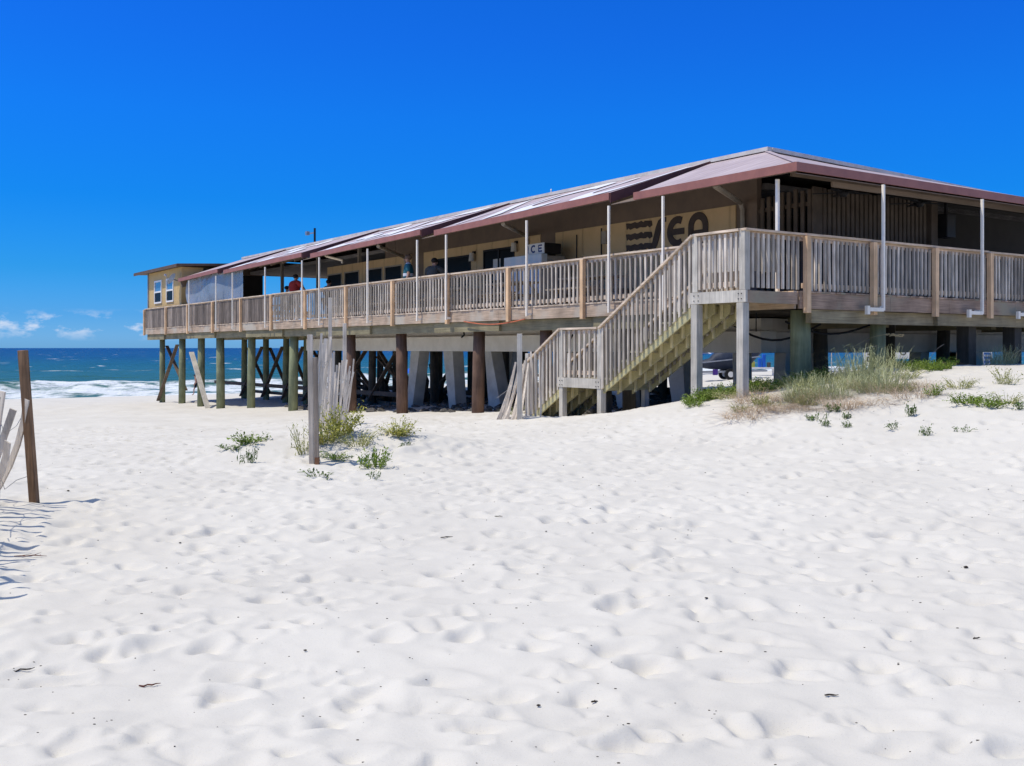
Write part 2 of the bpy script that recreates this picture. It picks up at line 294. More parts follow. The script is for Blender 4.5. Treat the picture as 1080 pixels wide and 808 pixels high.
# ------------------------------------------------------------------ terrain height
TAB = np.random.RandomState(5).rand(512, 512)
def vn(x, y, s=0):
    x = x + s * 17.31; y = y + s * 7.77
    xi = np.floor(x).astype(int); yi = np.floor(y).astype(int); fx = x - xi; fy = y - yi
    fx = fx * fx * fx * (fx * (fx * 6 - 15) + 10); fy = fy * fy * fy * (fy * (fy * 6 - 15) + 10)
    g = lambda i, j: TAB[i % 512, j % 512]
    return (g(xi, yi) * (1 - fx) + g(xi + 1, yi) * fx) * (1 - fy) + (g(xi, yi + 1) * (1 - fx) + g(xi + 1, yi + 1) * fx) * fy - 0.5
def sst(e0, e1, x):
    t = np.clip((x - e0) / (e1 - e0), 0, 1); return t * t * (3 - 2 * t)
GA = [-60, -12, -1.5, 5, 10, 15, 22, 30, 40, 52, 65, 90, 130, 600]
GZ = [-1.5, -1.47, -1.45, -1.47, -1.70, -2.0, -2.28, -2.53, -2.78, -3.10, -3.52, -4.6, -6, -8]
HB = [-30, -6.5, -4.2, -2.9, -1.9, -1.3, 0.6, 2.2, 4, 6, 12, 30]
HZ = [0, 0.02, 0.13, 0.30, 0.50, 0.64, 0.90, 1.08, 1.12, 1.09, 1.03, 1.0]
MOUNDS = [(-2.35, 14.2, 0.30, 1.5, 1.0), (-1.2, 14.6, 0.12, 1.2, .8), (-3.4, 13.6, 0.10, 1.0, .7), (0.1, 20.3, 0.10, 0.8, 0.8)]
def base_h(x, y):
    x = np.asarray(x, float); y = np.asarray(y, float)
    a, b = (x - OX) * AV.x + (y - OY) * AV.y, (x - OX) * BV.x + (y - OY) * BV.y
    z = sum(np.interp(a + o, GA, GZ) for o in (-1.2, 0, 1.2)) / 3
    z = z + np.clip(b, 0, 40) * 0.025 * (1 - sst(42, 62, a)) * sst(4, 14, a)
    hb = sum(np.interp(b + o, HB, HZ) for o in (-.7, 0, .7)) / 3
    z = z + hb * (1 - sst(-0.3, 5.6, a))
    for mx, my, h, sxx, syy in MOUNDS: z = z + h * np.exp(-((x - mx) / sxx) ** 2 - ((y - my) / syy) ** 2)
    amp = 1 - sst(40, 60, a)
    calm = 1 - .75 * sst(-7, -4, b) * (1 - sst(6, 12, a)) * (1 - sst(4, 9, b))
    z = z + amp * calm * (0.16 * vn(x / 5.5, y / 5.5, 1) + 0.05 * vn(x / 1.7, y / 1.7, 2))
    return z
# trampled sand raster: metres x -15..15, y 1.2..27
RX0, RX1, RY0, RY1, RS = -15.0, 15.0, 1.0, 27.0, 0.02
nx_, ny_ = int((RX1 - RX0) / RS), int((RY1 - RY0) / RS)
gx, gy = np.meshgrid(RX0 + RS * np.arange(nx_), RY0 + RS * np.arange(ny_))
rast = 0.016 * vn(gx / .75 + 1.5 * vn(gx / .9, gy / .9, 8), gy / .6, 3) + 0.022 * vn(gx / .21 + .8 * vn(gx / .4, gy / .4, 12), gy / .17, 4) - 0.026 * np.abs(vn(gx / .33 + vn(gx / .5, gy / .5, 14), gy / .27, 13)) + 0.006 * vn(gx / .08, gy / .07, 5)
rast = rast.astype(np.float32)
for i in range(15000):
    cx = RNG.uniform(RX0, RX1); cy = RNG.uniform(RY0, RY1); th = RNG.normal(0.35, 0.75)
    ln = RNG.uniform(.05, .14); wd = ln * RNG.uniform(.5, 1.1); dep = RNG.uniform(.011, .032) * (ln / .10)
    rr0 = int(max(ln, wd) * 2.1 / RS); ix = int((cx - RX0) / RS); iy = int((cy - RY0) / RS)
    x0, x1, y0, y1 = max(ix - rr0, 0), min(ix + rr0, nx_), max(iy - rr0, 0), min(iy + rr0, ny_)
    if x1 - x0 < 4 or y1 - y0 < 4: continue
    X = gx[y0:y1, x0:x1] - cx; Y = gy[y0:y1, x0:x1] - cy
    U = (X * cos(th) + Y * sin(th)) / ln; V = (-X * sin(th) + Y * cos(th)) / wd
    U = U + .55 * vn(X * 8 + i, Y * 8, 6) + .25 * V * V; V = V + .5 * vn(X * 9, Y * 9 + i, 7)
    e = np.clip(1 - V * V, 0, 1); lft = np.clip((U + 1) / RNG.uniform(.3, .6), 0, 1); rgt = np.clip((1.15 - U) / 1.9, 0, 1)
    prof = lft * lft * (3 - 2 * lft) * rgt * rgt * (3 - 2 * rgt) * np.sqrt(e + 1e-6) * e
    q = U * U + V * V
    rast[y0:y1, x0:x1] += (-dep * 1.25 * prof + dep * .30 * np.exp(-(np.sqrt(q) - 1.35) ** 2 * 10)).astype(np.float32)
def blur(z):
    z = (z + np.roll(z, 1, 0) * .5 + np.roll(z, -1, 0) * .5) / 2; return (z + np.roll(z, 1, 1) * .5 + np.roll(z, -1, 1) * .5) / 2
rast = .5 * rast + .5 * blur(rast)
def rast_h(x, y):
    fx = (x - RX0) / RS; fy = (y - RY0) / RS
    ins = (fx >= 0) & (fx < nx_ - 1) & (fy >= 0) & (fy < ny_ - 1)
    fxc = np.clip(fx, 0, nx_ - 2); fyc = np.clip(fy, 0, ny_ - 2); xi = fxc.astype(int); yi = fyc.astype(int); u = fxc - xi; v = fyc - yi
    h = (rast[yi, xi] * (1 - u) + rast[yi, xi + 1] * u) * (1 - v) + (rast[yi + 1, xi] * (1 - u) + rast[yi + 1, xi + 1] * u) * v
    edge = np.minimum(np.minimum(fx, nx_ - fx) * RS, np.minimum(fy, ny_ - fy) * RS)
    return h * np.where(ins, np.clip(edge / 1.0, 0, 1), 0)
def full_h(x, y):
    x = np.asarray(x, float); y = np.asarray(y, float)
    a, b = (x - OX) * AV.x + (y - OY) * AV.y, (x - OX) * BV.x + (y - OY) * BV.y
    k = (1 - 0.35 * sst(-4.5, -2.0, b) * (1 - sst(.5, 5, a)))
    far = sst(20, 27, y) * (1 - sst(44, 60, a))
    fine_ = 0.03 * (vn(x / .35, y / .45, 21) - np.abs(vn(x / .6, y / .8, 22))) * (1 - sst(44, 60, a)) * sst(16, 26, y)
    return base_h(x, y) + k * rast_h(x, y) + fine_ + far * 0.05 * vn(x / .8, y / .8, 9)
def G(x, y): return float(full_h(np.array([x]), np.array([y]))[0])
def GP(px, py, dmin=2.5, dmax=140):
    d = np.exp(np.linspace(math.log(dmin), math.log(dmax), 3000)); u = (px - 540) / 1075.0; s = (py - 367) / 1075.0
    z = base_h(u * d, d); hit = (-s * d <= z) & (d < 60); k = int(np.argmax(hit))
    if not hit.any() or d[k] > 23 and py < 400 and px > 800:      # above the dune crest: stand on the crest
        near = (d > 13) & (d < 22); k = int(np.argmax(np.where(near, z / d, -9)))
    return Vector((u * d[k], d[k], G(u * d[k], d[k])))

# ground sheet: polar grid about the beach in front of the building
th = np.concatenate([np.radians(np.linspace(-180, -44, 60, endpoint=False)), np.radians(np.linspace(-44, 44, 720, endpoint=False)), np.radians(np.linspace(44, 180, 60, endpoint=False))])
rr = np.concatenate([np.linspace(0.3, 1.8, 6, endpoint=False), np.exp(np.linspace(math.log(1.8), math.log(27), 740, endpoint=False)), np.exp(np.linspace(math.log(27), math.log(160), 170, endpoint=False)), np.exp(np.linspace(math.log(160), math.log(9000), 30))])
TH, RRR = np.meshgrid(th, rr); GX = RRR * np.sin(TH); GY = RRR * np.cos(TH); GZZ = full_h(GX, GY)
nt_, nr_ = len(th), len(rr)
co = np.stack([GX.ravel(), GY.ravel(), GZZ.ravel()], 1).astype(np.float32)
i, j = np.meshgrid(np.arange(nr_ - 1), np.arange(nt_), indexing='ij'); jn = (j + 1) % nt_
quads = np.stack([i * nt_ + j, i * nt_ + jn, (i + 1) * nt_ + jn, (i + 1) * nt_ + j], -1).reshape(-1, 4)[:, ::-1].astype(np.int32)
def np_mesh(name, co, quads, mat, smooth=True):
    me = bpy.data.meshes.new(name); me.vertices.add(len(co)); me.vertices.foreach_set('co', co.ravel())
    me.loops.add(quads.size); me.loops.foreach_set('vertex_index', quads.ravel())
    me.polygons.add(len(quads)); me.polygons.foreach_set('loop_start', np.arange(0, quads.size, 4, dtype=np.int32)); me.polygons.foreach_set('loop_total', np.full(len(quads), 4, np.int32))
    me.polygons.foreach_set('use_smooth', np.full(len(quads), smooth)); me.update(calc_edges=True); me.materials.append(mat)
    o = bpy.data.objects.new(name, me); COL.objects.link(o); ORG[o.name] = Vector((0, 0, 0)); return o
def sand_mat():
    m, n, l, p = mat_base('white_quartz_sand'); g = n.new('ShaderNodeNewGeometry')
    n1 = n.new('ShaderNodeTexNoise'); n1.inputs['Scale'].default_value = 0.7; n1.inputs['Detail'].default_value = 6; l.new(g.outputs['Position'], n1.inputs[0])
    r = n.new('ShaderNodeValToRGB'); r.color_ramp.elements[0].position = .3; r.color_ramp.elements[1].position = .7; r.color_ramp.elements[0].color = (0.600, 0.563, 0.490, 1); r.color_ramp.elements[1].color = (0.660, 0.622, 0.543, 1); l.new(n1.outputs['Fac'], r.inputs[0])
    n2 = n.new('ShaderNodeTexNoise'); n2.inputs['Scale'].default_value = 320; n2.inputs['Detail'].default_value = 2; l.new(g.outputs['Position'], n2.inputs[0])
    rr_ = n.new('ShaderNodeValToRGB'); rr_.color_ramp.elements[0].position = .24; rr_.color_ramp.elements[1].position = .36; rr_.color_ramp.elements[0].color = (.55, .52, .48, 1); rr_.color_ramp.elements[1].color = (1, 1, 1, 1); l.new(n2.outputs['Fac'], rr_.inputs[0])
    mx = n.new('ShaderNodeMix'); mx.data_type = 'RGBA'; mx.blend_type = 'MULTIPLY'; mx.inputs[0].default_value = 1; l.new(r.outputs[0], mx.inputs[6]); l.new(rr_.outputs[0], mx.inputs[7]); l.new(mx.outputs[2], p.inputs['Base Color'])
    n3 = n.new('ShaderNodeTexNoise'); n3.inputs['Scale'].default_value = 45; n3.inputs['Detail'].default_value = 6; n3.inputs['Roughness'].default_value = .7; l.new(g.outputs['Position'], n3.inputs[0])
    bp = n.new('ShaderNodeBump'); bp.inputs['Strength'].default_value = .35; bp.inputs['Distance'].default_value = .006; l.new(n3.outputs['Fac'], bp.inputs['Height']); l.new(bp.outputs[0], p.inputs['Normal'])
    p.inputs['Roughness'].default_value = 0.95; p.inputs['Specular IOR Level'].default_value = 0.1; return m
tag(np_mesh('sand_beach', co, quads, sand_mat()), 'white trampled sand beach with soft footprints', 'beach', kind='structure')

# ------------------------------------------------------------------ sea
SEA = -3.5
aa = np.concatenate([np.arange(60, 120, .4), np.exp(np.linspace(math.log(120), math.log(30000), 150))])
bpos = np.concatenate([np.arange(0, 110, 1.0), np.exp(np.linspace(math.log(110), math.log(30000), 40))]); bb = np.concatenate([-bpos[::-1][:-1], bpos]) + 15
BB, AA = np.meshgrid(bb, aa); wx = 4 * vn(BB / 14, AA / 40, 1) + 1.6 * vn(BB / 4, AA / 10, 2)
H = 0.18 * np.sin((AA + 2 * wx) * 2 * pi / 11) * (1 - sst(200, 600, AA)) + 0.12 * vn(AA / 3, BB / 9, 3)
crest = AA - (79 + wx * 1.1 + 0.03 * BB); H += np.where(crest < 0, 0.62 * np.exp(-(crest / 2.2) ** 2), 0.62 * np.exp(-(crest / 3.5) ** 2)) * (0.6 + 1.2 * (vn(BB / 9, AA * 0, 5) + .5))
H += 0.28 * vn(AA / 1.5, BB / 1.8, 6) * np.exp(-((AA - 76) / 9) ** 2) + 0.12 * np.exp(-((AA - (70 + wx)) / 1.5) ** 2)
H *= sst(61, 68, AA) * .9 + .1
XX = OX + AV.x * AA + BV.x * BB; YY = OY + AV.y * AA + BV.y * BB
co = np.stack([XX.ravel(), YY.ravel(), (SEA + H).ravel()], 1).astype(np.float32); n1, n2_ = AA.shape
i, j = np.meshgrid(np.arange(n1 - 1), np.arange(n2_ - 1), indexing='ij')
quads = np.stack([i * n2_ + j, i * n2_ + j + 1, (i + 1) * n2_ + j + 1, (i + 1) * n2_ + j], -1).reshape(-1, 4)[:, ::-1].astype(np.int32)
def sea_mat():
    m, n, l, p = mat_base('sea_water'); g = n.new('ShaderNodeNewGeometry')
    dt = n.new('ShaderNodeVectorMath'); dt.operation = 'DOT_PRODUCT'; dt.inputs[1].default_value = tuple(AV); l.new(g.outputs['Position'], dt.inputs[0])
    sub = n.new('ShaderNodeMath'); sub.operation = 'SUBTRACT'; sub.inputs[1].default_value = OX * AV.x + OY * AV.y; l.new(dt.outputs['Value'], sub.inputs[0]); A = sub.outputs[0]
    rot = n.new('ShaderNodeMapping'); rot.inputs['Rotation'].default_value = (0, 0, -atan2(AV.y, AV.x)); l.new(g.outputs['Position'], rot.inputs[0])
    ms = n.new('ShaderNodeMapping'); ms.inputs['Scale'].default_value = (.03, .008, 1); l.new(rot.outputs[0], ms.inputs[0])
    nb = n.new('ShaderNodeTexNoise'); nb.inputs['Scale'].default_value = 1; nb.inputs['Detail'].default_value = 4; l.new(ms.outputs[0], nb.inputs[0])
    nb2 = n.new('ShaderNodeMath'); nb2.operation = 'MULTIPLY_ADD'; nb2.inputs[1].default_value = 0.26; nb2.inputs[2].default_value = -.13; l.new(nb.outputs['Fac'], nb2.inputs[0])
    lg = n.new('ShaderNodeMath'); lg.operation = 'LOGARITHM'; lg.inputs[1].default_value = 10; l.new(A, lg.inputs[0])
    mr = n.new('ShaderNodeMapRange'); mr.inputs['From Min'].default_value = 1.85; mr.inputs['From Max'].default_value = 3.4; l.new(lg.outputs[0], mr.inputs[0])
    ad = n.new('ShaderNodeMath'); ad.operation = 'ADD'; l.new(mr.outputs[0], ad.inputs[0]); l.new(nb2.outputs[0], ad.inputs[1])
    r = n.new('ShaderNodeValToRGB'); e = r.color_ramp.elements; e[0].position = 0.0; e[0].color = (0.07, 0.165, 0.125, 1); e[1].position = .9; e[1].color = (0.004, 0.034, 0.10, 1)
    for ps, c in ((.10, (.035, .135, .105)), (.28, (.016, .10, .105)), (.55, (.007, .052, .115))): x = e.new(ps); x.color = (*c, 1)
    l.new(ad.outputs[0], r.inputs[0])
    # foam
    mf = n.new('ShaderNodeMapping'); mf.inputs['Scale'].default_value = (.5, .22, .5); l.new(rot.outputs[0], mf.inputs[0])
    nf = n.new('ShaderNodeTexNoise'); nf.inputs['Scale'].default_value = 1; nf.inputs['Detail'].default_value = 9; nf.inputs['Roughness'].default_value = .68; l.new(mf.outputs[0], nf.inputs[0])
    z1 = n.new('ShaderNodeMapRange'); z1.interpolation_type = 'SMOOTHSTEP'; z1.inputs['From Min'].default_value = 91; z1.inputs['From Max'].default_value = 76; z1.inputs['To Min'].default_value = -0.20; z1.inputs['To Max'].default_value = .085; l.new(A, z1.inputs[0])
    s1 = n.new('ShaderNodeMath'); s1.operation = 'ADD'; l.new(nf.outputs['Fac'], s1.inputs[0]); l.new(z1.outputs[0], s1.inputs[1])
    # second line of broken foam further out, and whitecaps
    z2 = n.new('ShaderNodeMath'); z2.operation = 'SUBTRACT'; z2.inputs[1].default_value = 152; l.new(A, z2.inputs[0]); z2b = n.new('ShaderNodeMath'); z2b.operation = 'ABSOLUTE'; l.new(z2.outputs[0], z2b.inputs[0])
    z2c = n.new('ShaderNodeMapRange'); z2c.inputs['From Min'].default_value = 9; z2c.inputs['From Max'].default_value = 0; z2c.inputs['To Max'].default_value = .20; l.new(z2b.outputs[0], z2c.inputs[0])
    s2 = n.new('ShaderNodeMath'); s2.operation = 'ADD'; l.new(s1.outputs[0], s2.inputs[0]); l.new(z2c.outputs[0], s2.inputs[1])
    rf = n.new('ShaderNodeValToRGB'); rf.color_ramp.elements[0].position = .50; rf.color_ramp.elements[1].position = .60; l.new(s2.outputs[0], rf.inputs[0])
    mw = n.new('ShaderNodeMapping'); mw.inputs['Scale'].default_value = (.16, .10, .5); l.new(rot.outputs[0], mw.inputs[0])
    nw = n.new('ShaderNodeTexNoise'); nw.inputs['Scale'].default_value = 1; nw.inputs['Detail'].default_value = 3; nw.inputs['Roughness'].default_value = .6; l.new(mw.outputs[0], nw.inputs[0])
    rw = n.new('ShaderNodeValToRGB'); rw.color_ramp.elements[0].position = .685; rw.color_ramp.elements[1].position = .71; l.new(nw.outputs['Fac'], rw.inputs[0])
    mxf = n.new('ShaderNodeMath'); mxf.operation = 'MAXIMUM'; l.new(rf.outputs[0], mxf.inputs[0]); l.new(rw.outputs[0], mxf.inputs[1])
    mc = n.new('ShaderNodeMix'); mc.data_type = 'RGBA'; mc.inputs[7].default_value = (.74, .77, .77, 1); l.new(mxf.outputs[0], mc.inputs[0]); l.new(r.outputs[0], mc.inputs[6]); l.new(mc.outputs[2], p.inputs['Base Color'])
    rg = n.new('ShaderNodeMapRange'); rg.inputs['To Min'].default_value = .28; rg.inputs['To Max'].default_value = .9; l.new(mxf.outputs[0], rg.inputs[0]); l.new(rg.outputs[0], p.inputs['Roughness'])
    p.inputs['Specular IOR Level'].default_value = 0.12
    mb = n.new('ShaderNodeMapping'); mb.inputs['Scale'].default_value = (.35, .12, .3); l.new(rot.outputs[0], mb.inputs[0])
    nbm = n.new('ShaderNodeTexNoise'); nbm.inputs['Scale'].default_value = 1; nbm.inputs['Detail'].default_value = 8; nbm.inputs['Roughness'].default_value = .6; l.new(mb.outputs[0], nbm.inputs[0])
    bp = n.new('ShaderNodeBump'); bp.inputs['Strength'].default_value = 1.0; bp.inputs['Distance'].default_value = 1.6; l.new(nbm.outputs['Fac'], bp.inputs['Height']); l.new(bp.outputs[0], p.inputs['Normal'])
    return m
tag(np_mesh('sea_water', co, quads, sea_mat()), 'blue green gulf water with white breakers', 'sea', kind='structure')

# ================================================================== DECK
deck = thing('timber_deck', W(20, 0, G(*W(20, 0)[:2])), 'long weathered timber deck on round piles with slatted railing, wrapped around the brown restaurant', 'deck')
DW = 16.5; DL = 42.5
fl = MB(); fl.abox(0.04, DL, 0.04, DW, D - .04, D); fl.build('deck_floor', M['rail_A'], deck)
def LL(u, off, side):   # u along the facade, off outwards; returns (a, b)
    return (u, -off) if side == 'left' else (-off, u)
def sbox(m, u0, u1, o0, o1, z0, z1, side):      # o = outward offset range
    if side == 'left': m.abox(u0, u1, -o1, -o0, z0, z1)
    else: m.abox(-o1, -o0, u0, u1, z0, z1)
def rims(side, u0, u1, step):
    u = u0
    while u < u1 - .1:
        e = min(u + step * random.uniform(.8, 1.2), u1); m = MB(); sbox(m, u, e - .006, 0, .042, D - .285, D - .005, side)
        m.build('rim_board', M['rim_A' if side == 'left' else 'rim_B'], deck); u = e
    # nosing of floor boards above the rim
    m = MB(); u = u0
    while u < u1:
        e = min(u + .14, u1); sbox(m, u + .003, e - .004, -.03, .06 + random.uniform(-.012, .012), D - .002, D + .030, side); u = e
    m.build('floor_board_edge', M['rail_A' if side == 'left' else 'rim_B'], deck)
rims('left', 0.0, DL, 3.3); rims('right', 0.05, DW, 2.4)
k = 0; u = 1.3
while u < DL - 1:
    e = min(u + random.uniform(3.2, 4.4), DL - .3); m = MB(); o = (-.10 if k % 2 else -.02)
    m.abox(u, e, -o - .0, -o + .13, D - .56 + random.uniform(-.01, .01), D - .292, ); m.build('beam', M['beam_A'], deck); u = e - (.3 if k % 2 else .0) + .01; k += 1
k = 0; u = -.35
for (u0, u1, o) in ((.42, 2.55, .0), (2.56, 4.6, -.12), (4.3, 7.2, -.02), (7.21, 9.6, -.14), (9.3, 12.3, -.02)):
    m = MB(); m.abox(-o, -o + .13, u0, u1, D - .53, D - .292); m.build('beam', M['beam_B'], deck)
m = MB(); m.abox(.45, .70, .25, .85, D - .52, D - .30)
jm = MB(); u = 0.5
while u < DL: jm.abox(u, u + .045, 0.2, DW - .1, D - .285, D - .045); u += .61
jm.build('joist_frame', M['joist'], deck)
for bq in (4.0, 8.0, 11.8):
    m = MB(); m.abox(1, DL - .2, bq - .09, bq + .09, D - .56, D - .29); m.build('beam', M['beam_A'], deck)
# railing
def baluster_panel(u0, u1, side, z0, z1, sp, w, jit=.014):
    m = MB(); n = max(1, int((u1 - u0) / sp)); st = (u1 - u0) / n
    for q in range(n):
        u = u0 + (q + .5) * st; t0 = random.uniform(-jit, jit); t1 = random.uniform(-jit, jit)
        za = z0 + random.uniform(-.015, .012); zb = z1; th_ = .036
        pa = [W(*LL(u - w / 2 + t0, -.005, side), za), W(*LL(u + w / 2 + t0, -.005, side), za), W(*LL(u + w / 2 + t0, -.005 + th_, side), za), W(*LL(u - w / 2 + t0, -.005 + th_, side), za)]
        pb = [W(*LL(u - w / 2 + t1, -.005, side), zb), W(*LL(u + w / 2 + t1, -.005, side), zb), W(*LL(u + w / 2 + t1, -.005 + th_, side), zb), W(*LL(u - w / 2 + t1, -.005 + th_, side), zb)]
        m.hexa(pa + pb)
    return m
def rail_bay(u0, u1, side, sp=.15, w=.048, parent=None, mat='rail_z'):
    parent = parent or deck; rm = M['rail_A' if side == 'left' else 'rail_B']
    p = baluster_panel(u0 + .02, u1 - .02, side, D + .045, D + .965, sp, w).build('railing_panel', M[mat], parent)
    sag = random.uniform(-.008, .008)
    m = MB(); sbox(m, u0, u1 - .004, -.065, .075, D + 1.012 + sag, D + 1.05 + sag, side); sbox(m, u0, u1 - .004, -.045, -.007, D + .92 + sag, D + 1.008 + sag, side); m.build('handrail', rm, p)
    m = MB(); sbox(m, u0, u1 - .004, -.045, -.007, D + .085, D + .175, side); m.build('bottom_rail', rm, p)
LP = [2.85, 5.93, 8.88, 11.83, 15.0, 18.2, 21.5, 24.7, 28.0, 31.5, 35.0, 38.5, 42.4]
rail_bay(1.2, 2.85, 'left')
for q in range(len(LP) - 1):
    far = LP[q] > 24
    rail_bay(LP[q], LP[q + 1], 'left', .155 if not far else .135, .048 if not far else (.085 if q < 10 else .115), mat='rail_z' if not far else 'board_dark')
RP = [0.19, 2.08, 4.05, 6.0, 7.95, 9.9, 11.85]
for q in range(len(RP) - 1): rail_bay(RP[q], RP[q + 1], 'right', .122, .048)
for q, u in enumerate(LP):
    m = MB(); sbox(m, u - .055, u + .055, .045, .135, D - .33, D + 1.0, 'left'); m.build('rail_post', M['tan_post'] if q not in (0,) else M['grey_post'], deck, bevel=.004)
for u in RP:
    m = MB(); sbox(m, u - .055, u + .055, .045, .14, D - .36, D + 1.0, 'right'); m.build('rail_post', M['tan_post'], deck, bevel=.004)
# end rail at the seaward end
m = MB(); u = 0
while u < 4.2: m.abox(DL - .02, DL + .02, u, u + .1, D, D + 1.0); u += .13
m.build('end_boards', M['board_dark'], deck)
m = MB(); m.abox(DL - .04, DL + .06, -.05, DW, D - .285, D + .03); m.build('end_rim_board', M['rim_B'], deck)
m = MB(); m.abox(DL - .06, DL + .08, 0, 4.3, D + 1.0, D + 1.04); m.build('end_handrail', M['rail_B'], deck)
# piles
def pile(a, b, mat, r=.155, top=D - .29, sides=14):
    p = W(a, b); g = G(p.x, p.y); m = MB(); jx = random.uniform(-.05, .05); jy = random.uniform(-.05, .05)
    m.tube([(p.x + jx, p.y + jy, g - .5), (p.x + jx * .5, p.y + jy * .5, (g + top) / 2), (p.x, p.y, top)], [r * 1.05, r, r * .95], sides)
    return m.build('pile', M[mat], deck, smooth=True)
for a, mt, r in ((40.9, 'pile_green', .14), (37.5, 'pile_green', .16), (34.6, 'pile_green', .165), (32.0, 'pile_green', .18), (28.1, 'pile_green', .16), (23.7, 'pile_green', .17), (18.9, 'pile_brown', .16), (15.4, 'pile_brown', .17), (11.0, 'pile_brown', .165), (8.0, 'pile_brown', .16)):
    pile(a, .42, mt, r)
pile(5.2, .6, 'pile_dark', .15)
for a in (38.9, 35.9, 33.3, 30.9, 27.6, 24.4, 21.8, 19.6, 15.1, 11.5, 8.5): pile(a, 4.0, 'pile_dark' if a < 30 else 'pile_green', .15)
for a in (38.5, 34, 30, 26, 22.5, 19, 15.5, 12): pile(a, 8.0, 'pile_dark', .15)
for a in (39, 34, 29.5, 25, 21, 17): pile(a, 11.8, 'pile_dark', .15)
for b, mt, r in ((.62, 'pile_green', .185), (2.93, 'pile_green', .15)): pile(.42, b, mt, r)
for b in (5.96, 7.75, 10.2): # square dark timbers
    p = W(.42, b); m = MB(); m.abox(.28, .56, b - .14, b + .14, G(p.x, p.y) - .4, D - .29); m.build('pile', M['pile_dark'], deck)
for b in (4.4, 6.9, 9.2): pile(3.0, b, 'pile_dark', .16)
# braces
def brace(p0, p1, w=.05, h=.16, mat='brace'):
    m = MB(); m.beam(p0, p1, w, h, up=BV); m.build('brace', M[mat], deck)
def gz(a, b): p = W(a, b); return G(p.x, p.y)
brace(W(37.6, .2, .15), W(40.9, .2, gz(40.9, .2) + .1)); brace(W(40.8, .62, .1), W(37.6, .62, gz(37.5, .6) + .6))
brace(W(35.2, .15, -.2), W(32.8, .15, gz(33, .2) - .05), .05, .22, 'grey_post')
PR = [38.9, 35.9, 33.3, 30.9, 27.6, 24.4, 21.8, 19.6]
for q in range(len(PR) - 1):
    if q in (0, 1, 2, 3, 4, 5): brace(W(PR[q], 3.8, gz(PR[q], 4) + .15), W(PR[q + 1], 3.8, .05)); brace(W(PR[q], 4.2, .0), W(PR[q + 1], 4.2, gz(PR[q + 1], 4) + .3))
    if q in (5,): brace(W(PR[q], 4.2, -.35), W(PR[q + 1], 4.2, gz(PR[q + 1], 4) + .5))
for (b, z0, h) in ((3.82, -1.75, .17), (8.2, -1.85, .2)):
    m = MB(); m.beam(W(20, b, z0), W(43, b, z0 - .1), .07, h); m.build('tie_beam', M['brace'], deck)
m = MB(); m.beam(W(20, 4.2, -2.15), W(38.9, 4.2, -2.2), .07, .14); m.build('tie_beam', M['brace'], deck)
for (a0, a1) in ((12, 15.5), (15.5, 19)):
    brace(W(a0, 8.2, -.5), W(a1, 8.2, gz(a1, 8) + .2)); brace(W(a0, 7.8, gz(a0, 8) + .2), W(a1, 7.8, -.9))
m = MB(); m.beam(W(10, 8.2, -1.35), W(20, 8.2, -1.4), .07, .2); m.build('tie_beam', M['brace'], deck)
# outriggers for the shade posts
cable = MB(); pts = []
for q in range(13):
    t = q / 12; pts.append(W(11.0 - 2.8 * t, -.07, D - .28 - .10 * sin(pi * t)))
cable.tube(pts, .014, 6); cable.build('orange_cable', M['orange_rope'], deck)
cb = MB()
for (p0, p1, dip) in ((W(2.6, 1.0, .55), W(-.1 + .6, 1.3, .45), .35), (W(1.0, .9, .5), W(.6, 3.0, .48), .22)):
    cb.tube([p0.lerp(p1, q / 10) - ZV * dip * sin(pi * q / 10) for q in range(11)], .022, 6)
cb.build('hanging_cable', M['black'], deck)
m = MB(); m.tube([W(2.2, 1.0, .7), W(2.2, 1.0, .25), W(2.1, 1.0, .18)], .018, 6); m.tube([W(2.0, 1.2, .7), W(2.0, 1.2, .33)], .012, 6); m.box(W(2.15, 1.0, .16), BV * .05, AV * .05, ZV * .06); m.build('hanging_pipe', M['black'], deck)
m = MB(); m.tube([W(15.5, 2.7, .62), W(15.45, 2.7, .42), W(15.6, 2.7, .34)], .03, 6); m.tube([W(9.9, 2.7, .62), W(9.85, 2.7, .38), W(9.95, 2.7, .26)], .025, 6); m.build('drain_pipe', M['black'], deck)

# ================================================================== CONCRETE FOUNDATION
fnd = thing('concrete_foundation', W(15, 3, gz(15, 3)), 'pale concrete girder on splayed tapering concrete legs under the restaurant', 'foundation')
m = MB(); m.abox(3.3, 28.2, 2.8, 3.3, -.11, .38); m.build('girder', M['concrete'], fnd, bevel=.02)
m = MB(); m.abox(3.5, 28.0, 3.02, 3.4, .383, .66); m.build('floor_slab_edge', M['concrete'], fnd)
m = MB(); m.abox(3.32, 3.8, 3.32, 16.2, -.112, .36); m.build('girder', M['concrete_shade'], fnd, bevel=.02)
m = MB(); m.abox(3.5, 3.9, 3.4, 16.2, .364, .66); m.build('floor_slab_edge', M['concrete_shade'], fnd)
m = MB(); m.abox(13.9, 27.8, 11.6, 12.1, -.11, .38); m.build('girder', M['concrete_shade'], fnd)
m = MB(); m.abox(3.9, 28, 3.4, 16.2, .45, .66); m.build('floor_slab', M['concrete_shade'], fnd)
